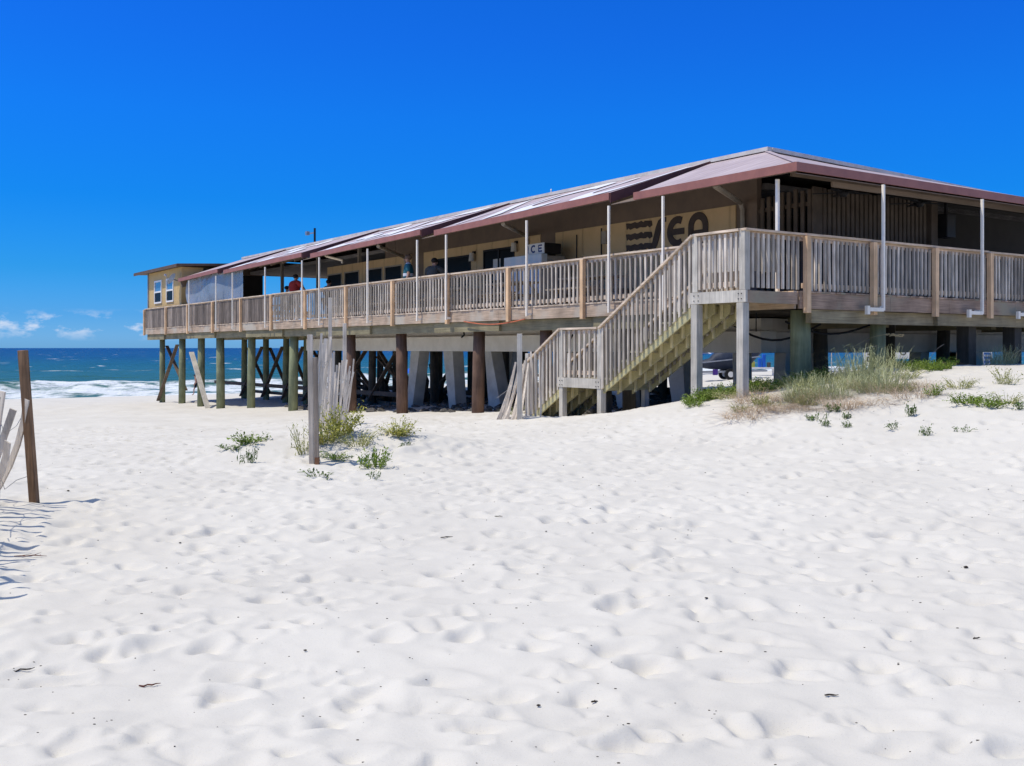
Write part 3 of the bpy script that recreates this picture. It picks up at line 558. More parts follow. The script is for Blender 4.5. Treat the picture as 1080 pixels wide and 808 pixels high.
def leg(a, b, lean, wt=.62, wb=.40, along='A', th_=.42, mat='concrete', flare=False):
    p = W(a, b); g = G(p.x, p.y) - .3; zt = -.112
    if flare: wt, wb = .35, .75
    def P(u, v, z): return W(a + u, b + v, z) if along == 'A' else W(a + v, b + u, z)
    m = MB(); lo = []; hi = []
    for du, dv in ((-1, -1), (1, -1), (1, 1), (-1, 1)):
        lo.append(P(lean + du * wb / 2, dv * th_ / 2, g)); hi.append(P(du * wt / 2, dv * th_ / 2, zt))
    if along == 'B': lo = lo[::-1]; hi = hi[::-1]
    m.hexa(lo + hi); m.build('leg', M[mat], fnd, bevel=.015)
for a, ln, fl_ in ((18.9, .45, 0), (16.7, -.35, 0), (14.3, -.45, 1), (10.6, .4, 0), (8.2, -.3, 0), (6.1, -.25, 0), (4.08, -.02, 0)):
    leg(a, 3.05, ln, flare=bool(fl_), mat='leg_concrete', **({} if a > 5 else dict(wt=.20, wb=.2)))
for b, ln in ((3.9, -.1), (5.0, .12), (7.4, .2), (9.0, -.2), (11.4, .2)): leg(3.56, b, ln, along='B', mat='concrete_shade', wt=.36, wb=.32, th_=.34)
for a in (18, 22, 26): leg(a, 11.85, .3 if a % 8 else -.3, mat='concrete_shade')

# ================================================================== STAIRCASE
st = thing('timber_staircase', W(3, -.65, gz(3, -.65)), 'two flight timber staircase with landings rising from the sand to the deck corner', 'staircase')
F = -1.30                      # front plane offset
ML = D - 1.61                  # middle landing floor
def sb(m, a0, a1, b0, b1, z0, z1): m.abox(a0, a1, b0, b1, z0, z1)
m = MB(); x = 0.02
while x < 1.12: m.abox(x, min(x + .135, 1.14), F, -.03, D - .04, D); x += .14
m.build('top_landing', M['rail_B'], st)
m = MB(); m.abox(3.84, 5.13, F, -.03, ML - .04, ML); m.build('middle_landing', M['tread'], st)
m = MB(); m.abox(-.06, 1.26, F - .045, F, D - .20, D + .005); m.build('landing_rim', M['grey_post'], st)
m = MB(); m.abox(-.045, -.002, F + .001, -.01, D - .21, D - .002); m.build('landing_rim', M['rim_B'], st)
m = MB(); m.abox(3.78, 5.19, F - .045, F - .002, ML - .19, ML + .01); m.build('landing_rim', M['grey_post'], st)
m = MB(); m.abox(3.74, 3.78, F + .02, -.05, ML - .23, ML - .045); m.build('landing_rim', M['green_wood'], st)
m = MB()
for x in (3.9, 4.5, 5.05): m.abox(x, x + .04, F + .02, -.05, ML - .18, ML - .045)
m.build('landing_joists', M['green_wood'], st)
def post(a, b, z0, z1, s=.14, mat='grey_post'):
    m = MB(); m.abox(a - s / 2, a + s / 2, b - s / 2, b + s / 2, z0, z1); return m.build('post', M[mat], st, bevel=.006)
def pg(a, b): return gz(a, b) - .3
post(.03, F - .02, pg(0, F), D - .21, .15); post(.03, F + .03, D + .007, D + 1.055, .13)
post(1.12, F - .02, pg(1.1, F), D - .21, .15); post(1.16, F + .035, D + .007, D + 1.06, .13)
post(3.84, F + .03, pg(3.8, F), ML + 1.05, .13); post(5.11, F + .03, pg(5.1, F), ML + 1.05, .12)
post(3.84, -.1, pg(3.8, 0), ML + 1.05, .12); post(5.11, -.1, pg(5.1, 0), ML + 1.05, .12)
post(6.35, F + .03, pg(6.3, F), -.12, .12); post(6.35, -.1, pg(6.3, 0), -.12, .12)
post(4.4, -.65, pg(4.4, -.65), ML - .19, .14, 'pile_dark')
bm = MB()
for a in (.03, .10, 1.05, 1.16, 3.84, 3.92, 5.04, 5.12):
    zc = (D if a < 2 else ML) - .10
    for dz_ in (-.045, .045): p = W(a, F - .047, zc + dz_); bm.tube([p, p - BV * .012], .009, 8)
bm.build('bolts', M['black'], st)
# flights
def flight(a0, z0, a1, z1, nst):
    dr = (z0 - z1) / nst; dt = (a1 - a0) / nst
    ang = (z1 - z0) / (a1 - a0)
    for b in (F + .02, -.86, -.46, -.06):
        m = MB(); h = .30
        m.prism([W(a0, b, z0 - .05), W(a1, b, z1 - .05), W(a1, b, z1 - .05 - .27), W(a0, b, z0 - .05 - .30)], BV * .04); m.build('stringer', M['green_wood'], st)
    for b in (-.86, -.46, -.06):
        for q in range(nst):
            cl_ = MB()
            a = a0 + (q + .55) * dt; zt = z0 - .06 + ang * (a - a0)
            cl_.box(W(a, b - .022, zt - .15), AV * .022, BV * .02, ZV * .135); cl_.build('cleat', M['cleat'], st)
    for q in range(nst):
        a = a0 + q * dt; z = z0 - (q + 1) * dr
        t = MB()
        if q < nst - 0: t.abox(a - .02, a + dt + .02, F - .0, -.01, z - .001 + .0, z + .038); t.build('tread', M['tread'], st)
        r = MB(); r.abox(a - .018, a + .004, F + .065, -.065, z + .04, z + dr - .003); r.build('riser', M['green_wood'], st)
flight(1.16, D, 3.84, ML, 9)
flight(5.13, ML, 6.5, ML - .83, 5)
def stair_rail(a0, z0, a1, z1, b, sp=.128, ext=.22):
    k_ = (z1 - z0) / (a1 - a0); m = MB(); n = int((a1 - a0) / sp); s_ = (a1 - a0) / n
    for q in range(n):
        a = a0 + (q + .5) * s_; z = z0 + k_ * (a - a0); w = .046; j1 = random.uniform(-.006, .006); j2 = random.uniform(-.006, .006)
        lo = z - ext; g = gz(a, b) - .05; lo = max(lo, g)
        m.hexa([W(a - w / 2 + j1, b - .04, lo + k_ * -w / 2), W(a - w / 2 + j1, b, lo + k_ * -w / 2), W(a + w / 2 + j1, b, lo + k_ * w / 2), W(a + w / 2 + j1, b - .04, lo + k_ * w / 2),
                W(a - w / 2 + j2, b - .04, z + .99 - k_ * w / 2), W(a - w / 2 + j2, b, z + .99 - k_ * w / 2), W(a + w / 2 + j2, b, z + .99 + k_ * w / 2), W(a + w / 2 + j2, b - .04, z + .99 + k_ * w / 2)])
    p = m.build('railing_panel', M['rail_z'], st)
    m = MB(); m.beam(W(a0 - .02, b - .01, z0 + 1.03), W(a1 + .02, b - .01, z1 + 1.03), .14, .04); m.beam(W(a0, b + .022, z0 + .96), W(a1, b + .022, z1 + .96), .036, .085); m.build('handrail', M['rail_A'], p)
    if k_ == 0:
        m = MB(); m.beam(W(a0, b + .022, z0 + .12), W(a1, b + .022, z1 + .12), .036, .085); m.build('bottom_rail', M['rail_A'], p)
for b in (F - .0, -.08):
    stair_rail(1.22, D, 3.8, ML, b); stair_rail(5.15, ML, 6.45, ML - .80, b)
stair_rail(.1, D, 1.1, D, F, .125, -.05); stair_rail(3.9, ML, 5.06, ML, F, .15, -.02)
# side of the top landing
m = MB(); n = 10
for q in range(n):
    b = F + .1 + (q + .5) * 1.28 / n; j1 = random.uniform(-.006, .006); w = .048
    m.abox(-.04, 0, b - w / 2 + j1, b + w / 2 + j1, D + .05, D + .98)
p = m.build('railing_panel', M['rail_z'], st)
m = MB(); m.abox(-.08, .05, F - .05, .17, D + 1.012, D + 1.05); m.abox(.004, .04, F + .1, .15, D + .92, D + 1.008); m.build('handrail', M['rail_B'], p)

# notice boards fixed inside the landing rails
nb1 = MB(); nb1.abox(.16, .92, F + .045, F + .06, D + .34, D + .93); tag(nb1.build('notice_board', M['white'], loc=W(.5, F, D + .34)), 'blank white notice board behind the top landing slats left of the corner post', 'notice board')
nb1 = MB(); nb1.abox(.05, .065, -1.05, -.35, D + .34, D + .93); tag(nb1.build('notice_board', M['beige_box'], loc=W(0, -.7, D + .34)), 'blank cream notice board behind the side slats right of the landing corner post', 'notice board')

# ================================================================== RESTAURANT
bd = thing('restaurant_building', W(12, 6, D), 'low brown and tan beach restaurant with mauve metal porch roof on the deck', 'building')
WB = 3.0; WA = 3.6; AE = 36.4; ZT = 4.30
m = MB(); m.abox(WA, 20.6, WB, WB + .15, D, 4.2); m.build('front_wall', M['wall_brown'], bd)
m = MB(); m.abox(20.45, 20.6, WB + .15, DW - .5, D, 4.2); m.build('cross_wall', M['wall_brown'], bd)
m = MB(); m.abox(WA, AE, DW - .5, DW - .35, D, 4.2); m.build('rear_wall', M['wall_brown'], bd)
m = MB(); m.abox(20.62, 21.4, WB, WB + .5, D, 4.2); m.build('pillar', M['wall_brown'], bd)
m = MB(); m.abox(WA, WA + .15, 7.35, 14.6, D, 4.2); m.build('added_dark_wall', M['interior_shade'], bd)  # added near-black wall, stands in for the dark behind the side porch
m = MB(); m.abox(WA + .16, 13, 7.6, 7.75, D, 4.2); m.build('inner_wall', M['interior_shade'], bd)
# tan panels on the front wall around the openings
OP = [(21.0, 19.0)]
wins = []
def t3(px): u = (px - 540) / 1075.; return (6.10 - 21.7 * u) / (.567 + .824 * u) + 2.42
for x0, x1, zt in ((345.5, 360.5, 2.98), (363.5, 379, 2.98), (386, 403.5, 2.98), (406, 424, 2.98), (461, 497, 2.98), (510, 543, 3.05)): wins.append((t3(x1), t3(x0), zt))
def tan_panel(pa, pb, holes, zt=3.27):
    m = MB(); holes = sorted(holes); cur = pa; zb = D + .02
    o0, o1 = WB - .03, WB - .003
    for h0, h1, hz in holes:
        if h0 > cur: m.abox(cur, h0, o0, o1, zb, zt)
        m.abox(h0, h1, o0, o1, hz, zt); cur = h1
    if cur < pb: m.abox(cur, pb, o0, o1, zb, zt)
    m.build('wall_panel', M['wall_tan'], bd)
tan_panel(t3(776), t3(586), [], 3.25)
tan_panel(t3(570), t3(447), [w for w in wins if w[0] < t3(450)])
tan_panel(t3(434), 20.55, [w for w in wins if w[0] > t3(450)])
for i_, (w0, w1, hz) in enumerate(wins):
    door = i_ == 5; z0 = D + (.03 if door else 1.0)
    if not door:
        mm_ = MB(); mm_.abox(w0, w1, WB - .029, WB - .004, D + .02, z0); mm_.build('wall_panel', M['wall_tan'], bd)
    f = MB(); e = .05
    for bx in ((w0, w0 + e, z0, hz), (w1 - e, w1, z0, hz)): f.abox(bx[0], bx[1], WB - .045, WB - .004, bx[2], bx[3])
    f.abox(w0 + e, w1 - e, WB - .045, WB - .004, hz - e, hz); f.abox(w0 + e, w1 - e, WB - .045, WB - .004, z0, z0 + e)
    if door: f.abox((w0 + w1) / 2 - .04, (w0 + w1) / 2 + .04, WB - .045, WB - .004, z0 + e, hz - e)
    fo = f.build('door' if door else 'window', M['black'] if door or i_ == 4 else M['beige_box'], bd)
    g = MB(); g.abox(w0 + e, w1 - e, WB - .022, WB - .006, z0 + e, hz - e); g.build('pane', M['glass'], fo)
    if door:
        g = MB(); g.abox(w1 - .95, w1 - .55, WB - .030, WB - .024, D + 1.1, D + 1.75); g.build('poster', M['white'], fo)
# lettering SEA with wave mark
def stroke(m, pts, w, org, rt, up, nrm, depth=.02):
    n = len(pts); Lp = []; Rp = []
    for q in range(n):
        p = Vector(pts[q]); a = Vector(pts[max(q - 1, 0)]); b = Vector(pts[min(q + 1, n - 1)]); d = (b - a).normalized(); nn = Vector((-d.y, d.x))
        ww = w[q] if hasattr(w, '__len__') else w
        Lp.append(p + nn * ww / 2); Rp.append(p - nn * ww / 2)
    to = lambda v: org + rt * v.x + up * v.y
    for q in range(n - 1):
        b4 = [to(Lp[q]), to(Rp[q]), to(Rp[q + 1]), to(Lp[q + 1])]
        m.prism(b4, nrm * depth)
def letters(m, org, rt, nrm):
    return lambda pts, w, dx=0: stroke(m, [(x + dx, y) for x, y in pts], w, org, rt, ZV, nrm)
def arc(cx, cy, rx, ry, a0, a1, n=14): return [(cx + rx * cos(R(a0 + (a1 - a0) * q / n)), cy + ry * sin(R(a0 + (a1 - a0) * q / n))) for q in range(n + 1)]
rt = -AV; nrm = -BV
lo = W(7.95, WB - .032, 2.46)
lt = MB(); S_ = letters(lt, lo, rt, nrm)
for q, yy in enumerate((.66, .38, .10)):
    wav = [(x * .08, yy + .018 * sin(x * 2.1)) for x in range(0, 13)]
    S_(wav, [.145 + .025 * sin(x * 2.9 + 1) for x in range(0, 13)])
S_([(.9, .03), (1.0, .05), (1.06, .12), (1.13, .30), (1.20, .50), (1.27, .64), (1.36, .70), (1.47, .70)], [.12, .17, .19, .20, .20, .18, .15, .12]); lt.build('wave_letter', M['logo'], bd)
lt = MB(); S_ = letters(lt, lo, rt, nrm)
S_(arc(1.88, .36, .28, .29, 62, 298), .175); S_([(1.68, .36), (2.10, .36)], .15); lt.build('letter', M['logo'], bd)
lt = MB(); S_ = letters(lt, lo, rt, nrm)
S_([(2.33, .0), (2.33, .42)] + arc(2.57, .42, .24, .25, 180, 0)[1:] + [(2.81, .0)], .175); S_([(2.36, .26), (2.78, .26)], .15); lt.build('letter', M['logo'], bd)
# conduit, boxes, lamps
for px in (609, 635):
    m = MB(); a = t3(px); m.tube([W(a, WB - .05, D + .1), W(a, WB - .05, 3.1 if px == 609 else 3.18)], .018, 6); m.build('conduit', M['black'], bd)
m = MB(); a = t3(639.5); m.abox(a - .09, a + .09, WB - .12, WB - .031, 2.75, 3.08); m.build('meter_box', M['beige_box'], bd)
for px, z in ((501, 2.86), (545.6, 2.98)):
    a = t3(px); m = MB(); m.abox(a - .05, a + .05, WB - .10, WB - .031, z + .12, z + .2); lo_ = m.build('wall_lamp', M['black'], bd)
    m = MB(); m.tube([W(a, WB - .15, z - .12), W(a, WB - .15, z + .14)], [.10, .075], 10); m.build('lamp_shade', M['lamp_glass'], lo_)
# downspouts
for p in ([(2.05, .1, 3.14), (3.95, 2.85, 3.26), (3.95, 2.92, 3.1), (3.95, 2.92, 1.05)], [(9.4, .1, 3.14), (12.3, 2.85, 3.28), (12.3, 2.92, 3.15), (12.3, 2.92, 1.05)], [(16.3, .1, 3.14), (19.7, 2.85, 3.2), (19.7, 2.92, 3.0), (19.7, 2.92, 1.05)]):
    m = MB(); m.tube([W(*q) for q in p], .055, 8); m.build('downspout', M['tan_trim'] if 0 else M['beige_box'], bd)
m = MB(); m.tube([W(20.9, .3, 3.3), W(21.0, .5, 3.2), W(20.6, .9, 3.05), W(20.6, .9, 2.95)], .04, 8); m.build('downspout', M['white_steel'], bd)
# porch roof segments
ZE = 3.255; ZW = 4.32; EO = -.08      # eave outward offset
def zr(b): return ZE + (ZW - ZE) * (b - EO) / (WB - EO)
def segment(a0, a1, drop, gap0, corner=False):
    # a0 near (right) end, a1 far (left) end; the far end of each sheet is cut back by gap0 at the eave
    e0 = a0; e1 = a1 - gap0; dz = drop
    top = [W(e0, EO, ZE + dz), W(a0, WB, ZW + dz * .4), W(a1, WB, ZW), W(e1, EO, ZE)]
    t = .045
    m = MB(); m.hexa([p - ZV * t for p in top[::-1]] + [p for p in top[::-1]]); r = m.build('porch_roof', M['roof'], bd)
    f = MB(); f.hexa([W(e0, EO - .03, ZE - .145 + dz), W(e0, EO, ZE - .145 + dz), W(e1, EO, ZE - .145), W(e1, EO - .03, ZE - .145), W(e0, EO - .03, ZE + .012 + dz), W(e0, EO, ZE + .012 + dz), W(e1, EO, ZE + .012), W(e1, EO - .03, ZE + .012)]); f.build('fascia', M['fascia'], r)
    # gable return on the near side
    g = MB(); p0, p1 = W(a0, EO, ZE + dz + .012), W(a0, WB, ZW + dz * .4 + .015)
    g.prism([p0, p1, p1 - ZV * .15, p0 - ZV * .22], -AV * .03); g.build('gable_return', M['shade_red'], r)
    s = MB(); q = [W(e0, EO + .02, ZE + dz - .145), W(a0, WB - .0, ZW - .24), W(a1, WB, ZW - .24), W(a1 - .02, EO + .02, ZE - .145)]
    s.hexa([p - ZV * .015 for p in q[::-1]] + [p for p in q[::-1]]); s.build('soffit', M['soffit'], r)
    return r
DZ = .10
SG = [(5.0, 13.3), (13.3, 21.8), (21.8, 30.8), (30.8, 36.4)]
segs = []
for q, (s0, s1) in enumerate(SG): segs.append(segment(s0 + .0, s1, DZ, .78 if q < 3 else 0))
# corner segment (hip)
KA, KB = 3.3, WB
zk = ZW; DR = .024 * (DW - 2.5)
m = MB()
q = [W(5.0 - .8, EO, ZE), W(5.0, WB, ZW), W(KA, KB, zk), W(EO, EO, ZE)]; m.hexa([p - ZV * .045 for p in q] + q); rc = m.build('porch_roof', M['roof'], bd)
m = MB(); m.abox(EO - .03, 4.2, EO - .03, EO, ZE - .145, ZE + .012); m.build('fascia', M['fascia'], rc)
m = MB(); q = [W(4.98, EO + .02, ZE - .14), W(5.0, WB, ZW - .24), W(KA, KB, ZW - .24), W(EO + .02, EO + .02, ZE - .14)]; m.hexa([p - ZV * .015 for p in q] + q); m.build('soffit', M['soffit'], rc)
m = MB(); q = [W(EO, EO, ZE), W(KA, KB, zk), W(KA, DW + .5, zk - DR), W(EO, DW + .5, ZE)]; m.hexa([p - ZV * .045 for p in q] + q); rs = m.build('porch_roof', M['roof_B'], bd)
m = MB(); m.abox(EO - .03, EO, EO, DW + .5, ZE - .145, ZE + .012); m.build('fascia', M['fascia'], rs)
m = MB(); q = [W(EO + .02, EO + .02, ZE - .17), W(KA, KB, ZW - .24), W(KA, DW + .4, ZW - .24), W(EO + .02, DW + .4, ZE - .17)]; m.hexa([p - ZV * .015 for p in q] + q); m.build('soffit', M['soffit'], rs)
m = MB(); m.beam(W(EO, EO, ZE + .012), W(KA, KB, zk + .012), .10, .012); m.build('hip_cap', M['roof'], rc)
# joists under the side porch
m = MB()
for b in (1.4, 2.8): m.beam(W(EO + .1 + .3, b, ZE - .19), W(EO + .1 + .3, b + 9, ZE - .19), .05, .1)
m.beam(W(1.2, 1.3, 3.40), W(1.2, 12, 3.40), .06, .14); m.beam(W(2.2, 2.2, 3.72), W(2.2, 12, 3.72), .06, .14); m.build('purlins', M['soffit'], rs)
# main roof
m = MB(); m.abox(KA + .3, AE, KB + .3, DW, ZW - .75, ZW - .62); m.build('main_roof', M['roof_dark'], bd)
m = MB(); q = [W(KA, KB, ZW), W(KA, DW, ZW - DR), W(AE, DW, ZW), W(AE, KB, ZW)]; q2 = [W(KA + 4, KB + 4, ZW + .18), W(KA + 4, DW - 4, ZW), W(AE - 4, DW - 4, ZW + .18), W(AE - 4, KB + 4, ZW + .18)]
m.hexa(q + q2); m.build('main_roof_deck', M['roof_dark'], bd)
m = MB(); m.abox(KA - .05, AE, KB - .05, KB + .10, ZW + .014, ZW + .10); m.build('drip_edge', M['drip'], bd)
m = MB(); m.beam(W(KA + .02, KB + .12, ZW + .057), W(KA + .02, DW, ZW + .057 - DR), .15, .086); m.build('drip_edge', M['drip'], bd)
# worn white letters painted on the porch roofs (seen almost edge-on)
def roof_mark(pts, w, a_right, sc_=1.0, dz=.04):
    m = MB(); n = len(pts); Lq = []; Rq = []
    for q in range(n):
        p = Vector(pts[q]); a = Vector(pts[max(q - 1, 0)]); b = Vector(pts[min(q + 1, n - 1)]); d = (b - a).normalized(); nn = Vector((-d.y, d.x)); Lq.append(p + nn * w / 2); Rq.append(p - nn * w / 2)
    def to(v):   # v.x to the right (-a), v.y up the slope 0..1
        b = EO + (WB - EO) * v.y; a_ = a_right - v.x; g_ = 0 if dz[1] == dz[2] else (dz[2] - a_) / (dz[2] - dz[1]); return W(a_, b, zr(b) + dz[0] * g_ * (1 - .6 * v.y) + .012)
    for q in range(n - 1): m.prism([to(Lq[q]), to(Rq[q]), to(Rq[q + 1]), to(Lq[q + 1])], ZV * .003)
    return m
def squish(p): return [(x, y) for x, y in p]
glyph = {
 'C': [arc(.95, .5, .85, .36, 50, 310, 18)],
 'O': [arc(.95, .5, .8, .36, 0, 360, 22)],
 'U': [[(.25, .88), (.25, .45)] + arc(.95, .45, .7, .33, 180, 360, 12) + [(1.65, .88)]],
 'D': [[(.2, .12), (.2, .88), (.8, .88)] + arc(.8, .5, .8, .38, 90, -90, 12) + [(.2, .12)]],
 'N': [[(.2, .12), (.2, .88), (1.6, .12), (1.6, .88)]],
 'S': [arc(.95, .68, .7, .2, 20, 250, 12) + arc(.95, .32, .7, .2, 80, -160, 12)],
 'E': [[(1.5, .88), (.2, .88), (.2, .12), (1.5, .12)], [(.2, .5), (1.3, .5)]],
 'A': [[(.1, .12), (.85, .88), (1.6, .12)], [(.4, .4), (1.3, .4)]]}
for si, word in ((0, 'NCU'), (1, 'SAE'), (2, 'DS')):
    s0, s1 = SG[si]
    for q, ch in enumerate(word):
        for g_ in glyph[ch]:
            mk = roof_mark([(x * 1.25, y) for x, y in g_], .22, s1 - 1.0 - q * 2.45, dz=(DZ, s0, s1)); mk.build('painted_letter', M['roof_white'], segs[si])
# shade posts
def t0(px): u = (px - 540) / 1075.; return (3.63 - 20 * u) / (.567 + .824 * u) + 2.42
for px in (202, 230.5, 248, 282.5, 321.5, 339.7, 390.7, 443, 473.5, 558.3, 644.6, 701.5):
    a = t0(px) - .1; m = MB(); m.abox(a - .022, a + .022, -.194, -.15, D - .22, ZE - .19); m.abox(a - .028, a + .028, -.149, -.046, D - .20, D - .14); m.build('shade_post', M['white_steel'], bd)
m = MB(); m.abox(.5, .555, .10, .155, D + .002, ZE - .19); m.build('shade_post', M['white_steel'], bd)
for b in (2.24, 5.54, 7.38, 10.6):
    m = MB(); m.abox(-.212, -.164, b - .024, b + .024, D - .28, ZE - .19); m.abox(-.159, -.046, b - .05, b - .0, D - .28, D - .2); m.abox(-.23, -.17, b - .45, b - .037, D - .3, D - .23); m.abox(-.23, -.17, b - .53, b - .451, D - .36, D - .2); m.build('shade_post', M['white_steel'], bd)
# pavilion: open section with rafters, end beam
m = MB()
for a in np.arange(21.8, 36.2, 1.15): m.beam(W(a, .1, 3.2), W(a, 3.1, 4.18), .05, .14)
for a in np.arange(21.8, 36.2, 2.3): m.beam(W(a, 3.2, 4.1), W(a, DW - .6, 4.1), .06, .16)
m.build('rafters', M['soffit'], bd)
m = MB(); m.abox(36.15, 36.4, 2.9, DW - .5, 3.55, 4.17); m.build('end_beam', M['wall_brown'], bd)
m = MB(); m.beam(W(36.3, 0, 3.0), W(36.3, 2.95, 4.0), .06, .34); m.build('end_rafter', M['wall_brown'], bd)
for a in (23.6, 27.5, 31.4): m = MB(); m.abox(a, a + .12, 3.0, 3.12, D, 4.1); m.build('pavilion_post', M['beige_box'], bd)
# clear vinyl curtain
m = MB(); nU, nV = 16, 6; base = 0
for q in range(nU + 1):
    for k in range(nV + 1):
        u = q / nU; v = k / nV; a = 28.3 + 7.3 * u; bul = .18 * sin(u * 9) * sin(v * 3)
        m.v.append(W(a + (.5 * (1 - v) * v * 4 * (1 if u > .9 else 0)), .12 + bul * .4, D + 1.0 + (3.26 - D - 1.0) * v))
for q in range(nU):
    for k in range(nV): i0 = q * (nV + 1) + k; m.f.append((i0, i0 + 1, i0 + nV + 2, i0 + nV + 1))
m.build('clear_curtain', M['vinyl'], bd, smooth=True)
m = MB(); m.abox(20.7, 20.95, .15, .4, D, 3.2); 
# ------------- vertical slat screen at the corner
ss = thing('slat_screen', W(2.05, 3, D), 'tall dark timber slat screen around the corner of the porch', 'screen')
m = MB(); m.beam(W(2.05, 3.06, 3.05), W(3.58, 3.06, 3.05), .05, .09); m.beam(W(2.05, 3.06, 1.4), W(3.58, 3.06, 1.4), .05, .09); m.beam(W(2.12, 3.0, 3.05), W(2.12, 7.2, 3.05), .05, .09); m.beam(W(2.12, 3.0, 1.4), W(2.12, 7.2, 1.4), .05, .09); m.build('screen_rail', M['slat_dark'], ss)
a = 2.1
while a < 3.5:
    m = MB(); m.abox(a, a + .095, 2.99, 3.03, D + .02, 3.36 + random.uniform(-.06, .05)); m.build('slat', M['slat_dark'], ss); a += .185
b = 2.96
while b < 7.0:
    m = MB(); wq = .30 if b < 3 else .10; m.abox(2.02, 2.06, b, b + wq, D + .02, 3.38 + random.uniform(-.02, .02)); m.build('slat', M['slat_dark'], ss); b += .155 if wq < .2 else .33
m = MB(); m.abox(1.95, 2.15, 7.05, 7.3, D, 3.4); m.build('end_post', M['slat_dark'], ss)
sp = thing('loudspeaker', W(1.9, 7.55, 2.9), 'black loudspeaker box under the side porch roof, right of the slat screen', 'speaker')
m = MB(); m.box(W(1.9, 7.55, 2.85), AV * .14, BV * .17, ZV * .28); m.build('cabinet', M['black'], sp, bevel=.02)
m = MB(); m.box(W(1.9, 7.55, 3.3), AV * .03, BV * .03, ZV * .18); m.build('bracket', M['black'], sp)
def fan(a, b, z, label):
    f = thing('ceiling_fan', W(a, b, z), label, 'ceiling fan', 'fans under the side porch')
    m = MB(); m.tube([W(a, b, z), W(a, b, z + .25)], .02, 8); m.build('rod', M['black'], f)
    m = MB(); m.tube([W(a, b, z - .12), W(a, b, z - .05), W(a, b, z + .02)], [.06, .11, .09], 12); m.build('motor', M['black'], f)
    for q in range(5):
        t = q * 2 * pi / 5 + .3; d = Vector((cos(t), sin(t), 0)); m = MB(); m.beam(W(a, b, z - .03) + d * .1, W(a, b, z - .03) + d * .6, .12, .012); m.build('blade', M['black'], f)
fan(1.3, 3.0, 3.2, 'dark ceiling fan under the side porch above the slat screen, the left one'); fan(1.3, 5.6, 3.2, 'dark ceiling fan under the side porch by the loudspeaker, the right one')
# roof pieces
lp = thing('light_pole', W(30.5, 4.2, ZW), 'short dark pole with a small flood lamp on the far end of the roof', 'lamp')
m = MB(); m.tube([W(30.5, 4.2, ZW), W(30.5, 4.2, 5.35)], .05, 8); m.build('pole', M['black'], lp)
m = MB(); m.box(W(30.85, 4.0, 5.14), AV * .09, BV * .07, ZV * .08); m.beam(W(30.5, 4.2, 5.15), W(30.9, 4.0, 5.12), .05, .05); m.build('lamp_head', M['galv'], lp)
an = thing('vent_pipe', W(14.2, 5.2, ZW), 'thin white vent pipe standing on the middle of the roof', 'pipe')
m = MB(); m.tube([W(14.2, 5.2, ZW), W(14.2, 5.2, 5.05)], .02, 8); m.build('pipe', M['white_steel'], an)
m = MB(); m.tube([W(14.2, 5.2, 5.051), W(14.2, 5.2, 5.1)], [.03, .008], 8); m.build('cap', M['white_steel'], an)

# ================================================================== YELLOW ANNEX
hu = thing('yellow_annex', W(40, .3, D), 'small yellow tan wooden annex with two windows at the seaward end of the deck', 'annex')
ha0, ha1, hb0, hb1 = 37.1, 42.75, .25, 4.3; HZ_ = 3.88
m = MB(); m.abox(ha0, ha1, hb0, hb1, D + .003, HZ_); m.build('wall', M['hut'], hu)
m = MB(); ov = 1.6; z_ = HZ_
q = [W(ha0 - .5, hb0 - .35, z_), W(ha0 - .5, hb1 + .4, z_ + .22), W(ha1 + ov, hb1 + .4, z_ + .22), W(ha1 + ov, hb0 - .35, z_)]
m.hexa(q + [p + ZV * .11 for p in q]); m.build('roof', M['dark_roof'], hu)
m = MB(); m.abox(ha0 - .5, ha1 + ov, hb0 - .38, hb0 - .352, z_ - .05, z_ + .09); m.build('fascia', M['dark_roof'], hu)
m = MB(); m.abox(ha1 - .02, ha1 + .1, hb0 - .06, hb0 - .002, D, z_); m.build('corner_trim', M['galv'], hu)
def tb(px, b): u = (px - 540) / 1075.; bx = 3.63 + .824 * b; by = 20 + .567 * b; return (bx - by * u) / (.567 + .824 * u) + 2.42
for x0, x1 in ((163, 170.5), (175.5, 183)):
    a0_, a1_ = tb(x1, .25), tb(x0, .25); z0, z1 = D + 1.28, D + 2.45; f = MB(); e = .08; zm = (z0 + z1) / 2
    for bx in ((a0_, a0_ + e, z0, z1), (a1_ - e, a1_, z0, z1), (a0_ + e, a1_ - e, z1 - e, z1), (a0_ + e, a1_ - e, z0, z0 + e), (a0_ + e, a1_ - e, zm - .04, zm + .04)): f.abox(bx[0], bx[1], hb0 - .05, hb0 - .002, bx[2], bx[3])
    fo = f.build('window', M['white'], hu); g = MB(); g.abox(a0_ + e, a1_ - e, hb0 - .02, hb0 - .004, zm + .04, z1 - e); g.build('pane', M['glass_sky'], fo); g = MB(); g.abox(a0_ + e, a1_ - e, hb0 - .02, hb0 - .004, z0 + e, zm - .04); g.build('pane', M['glass'], fo)
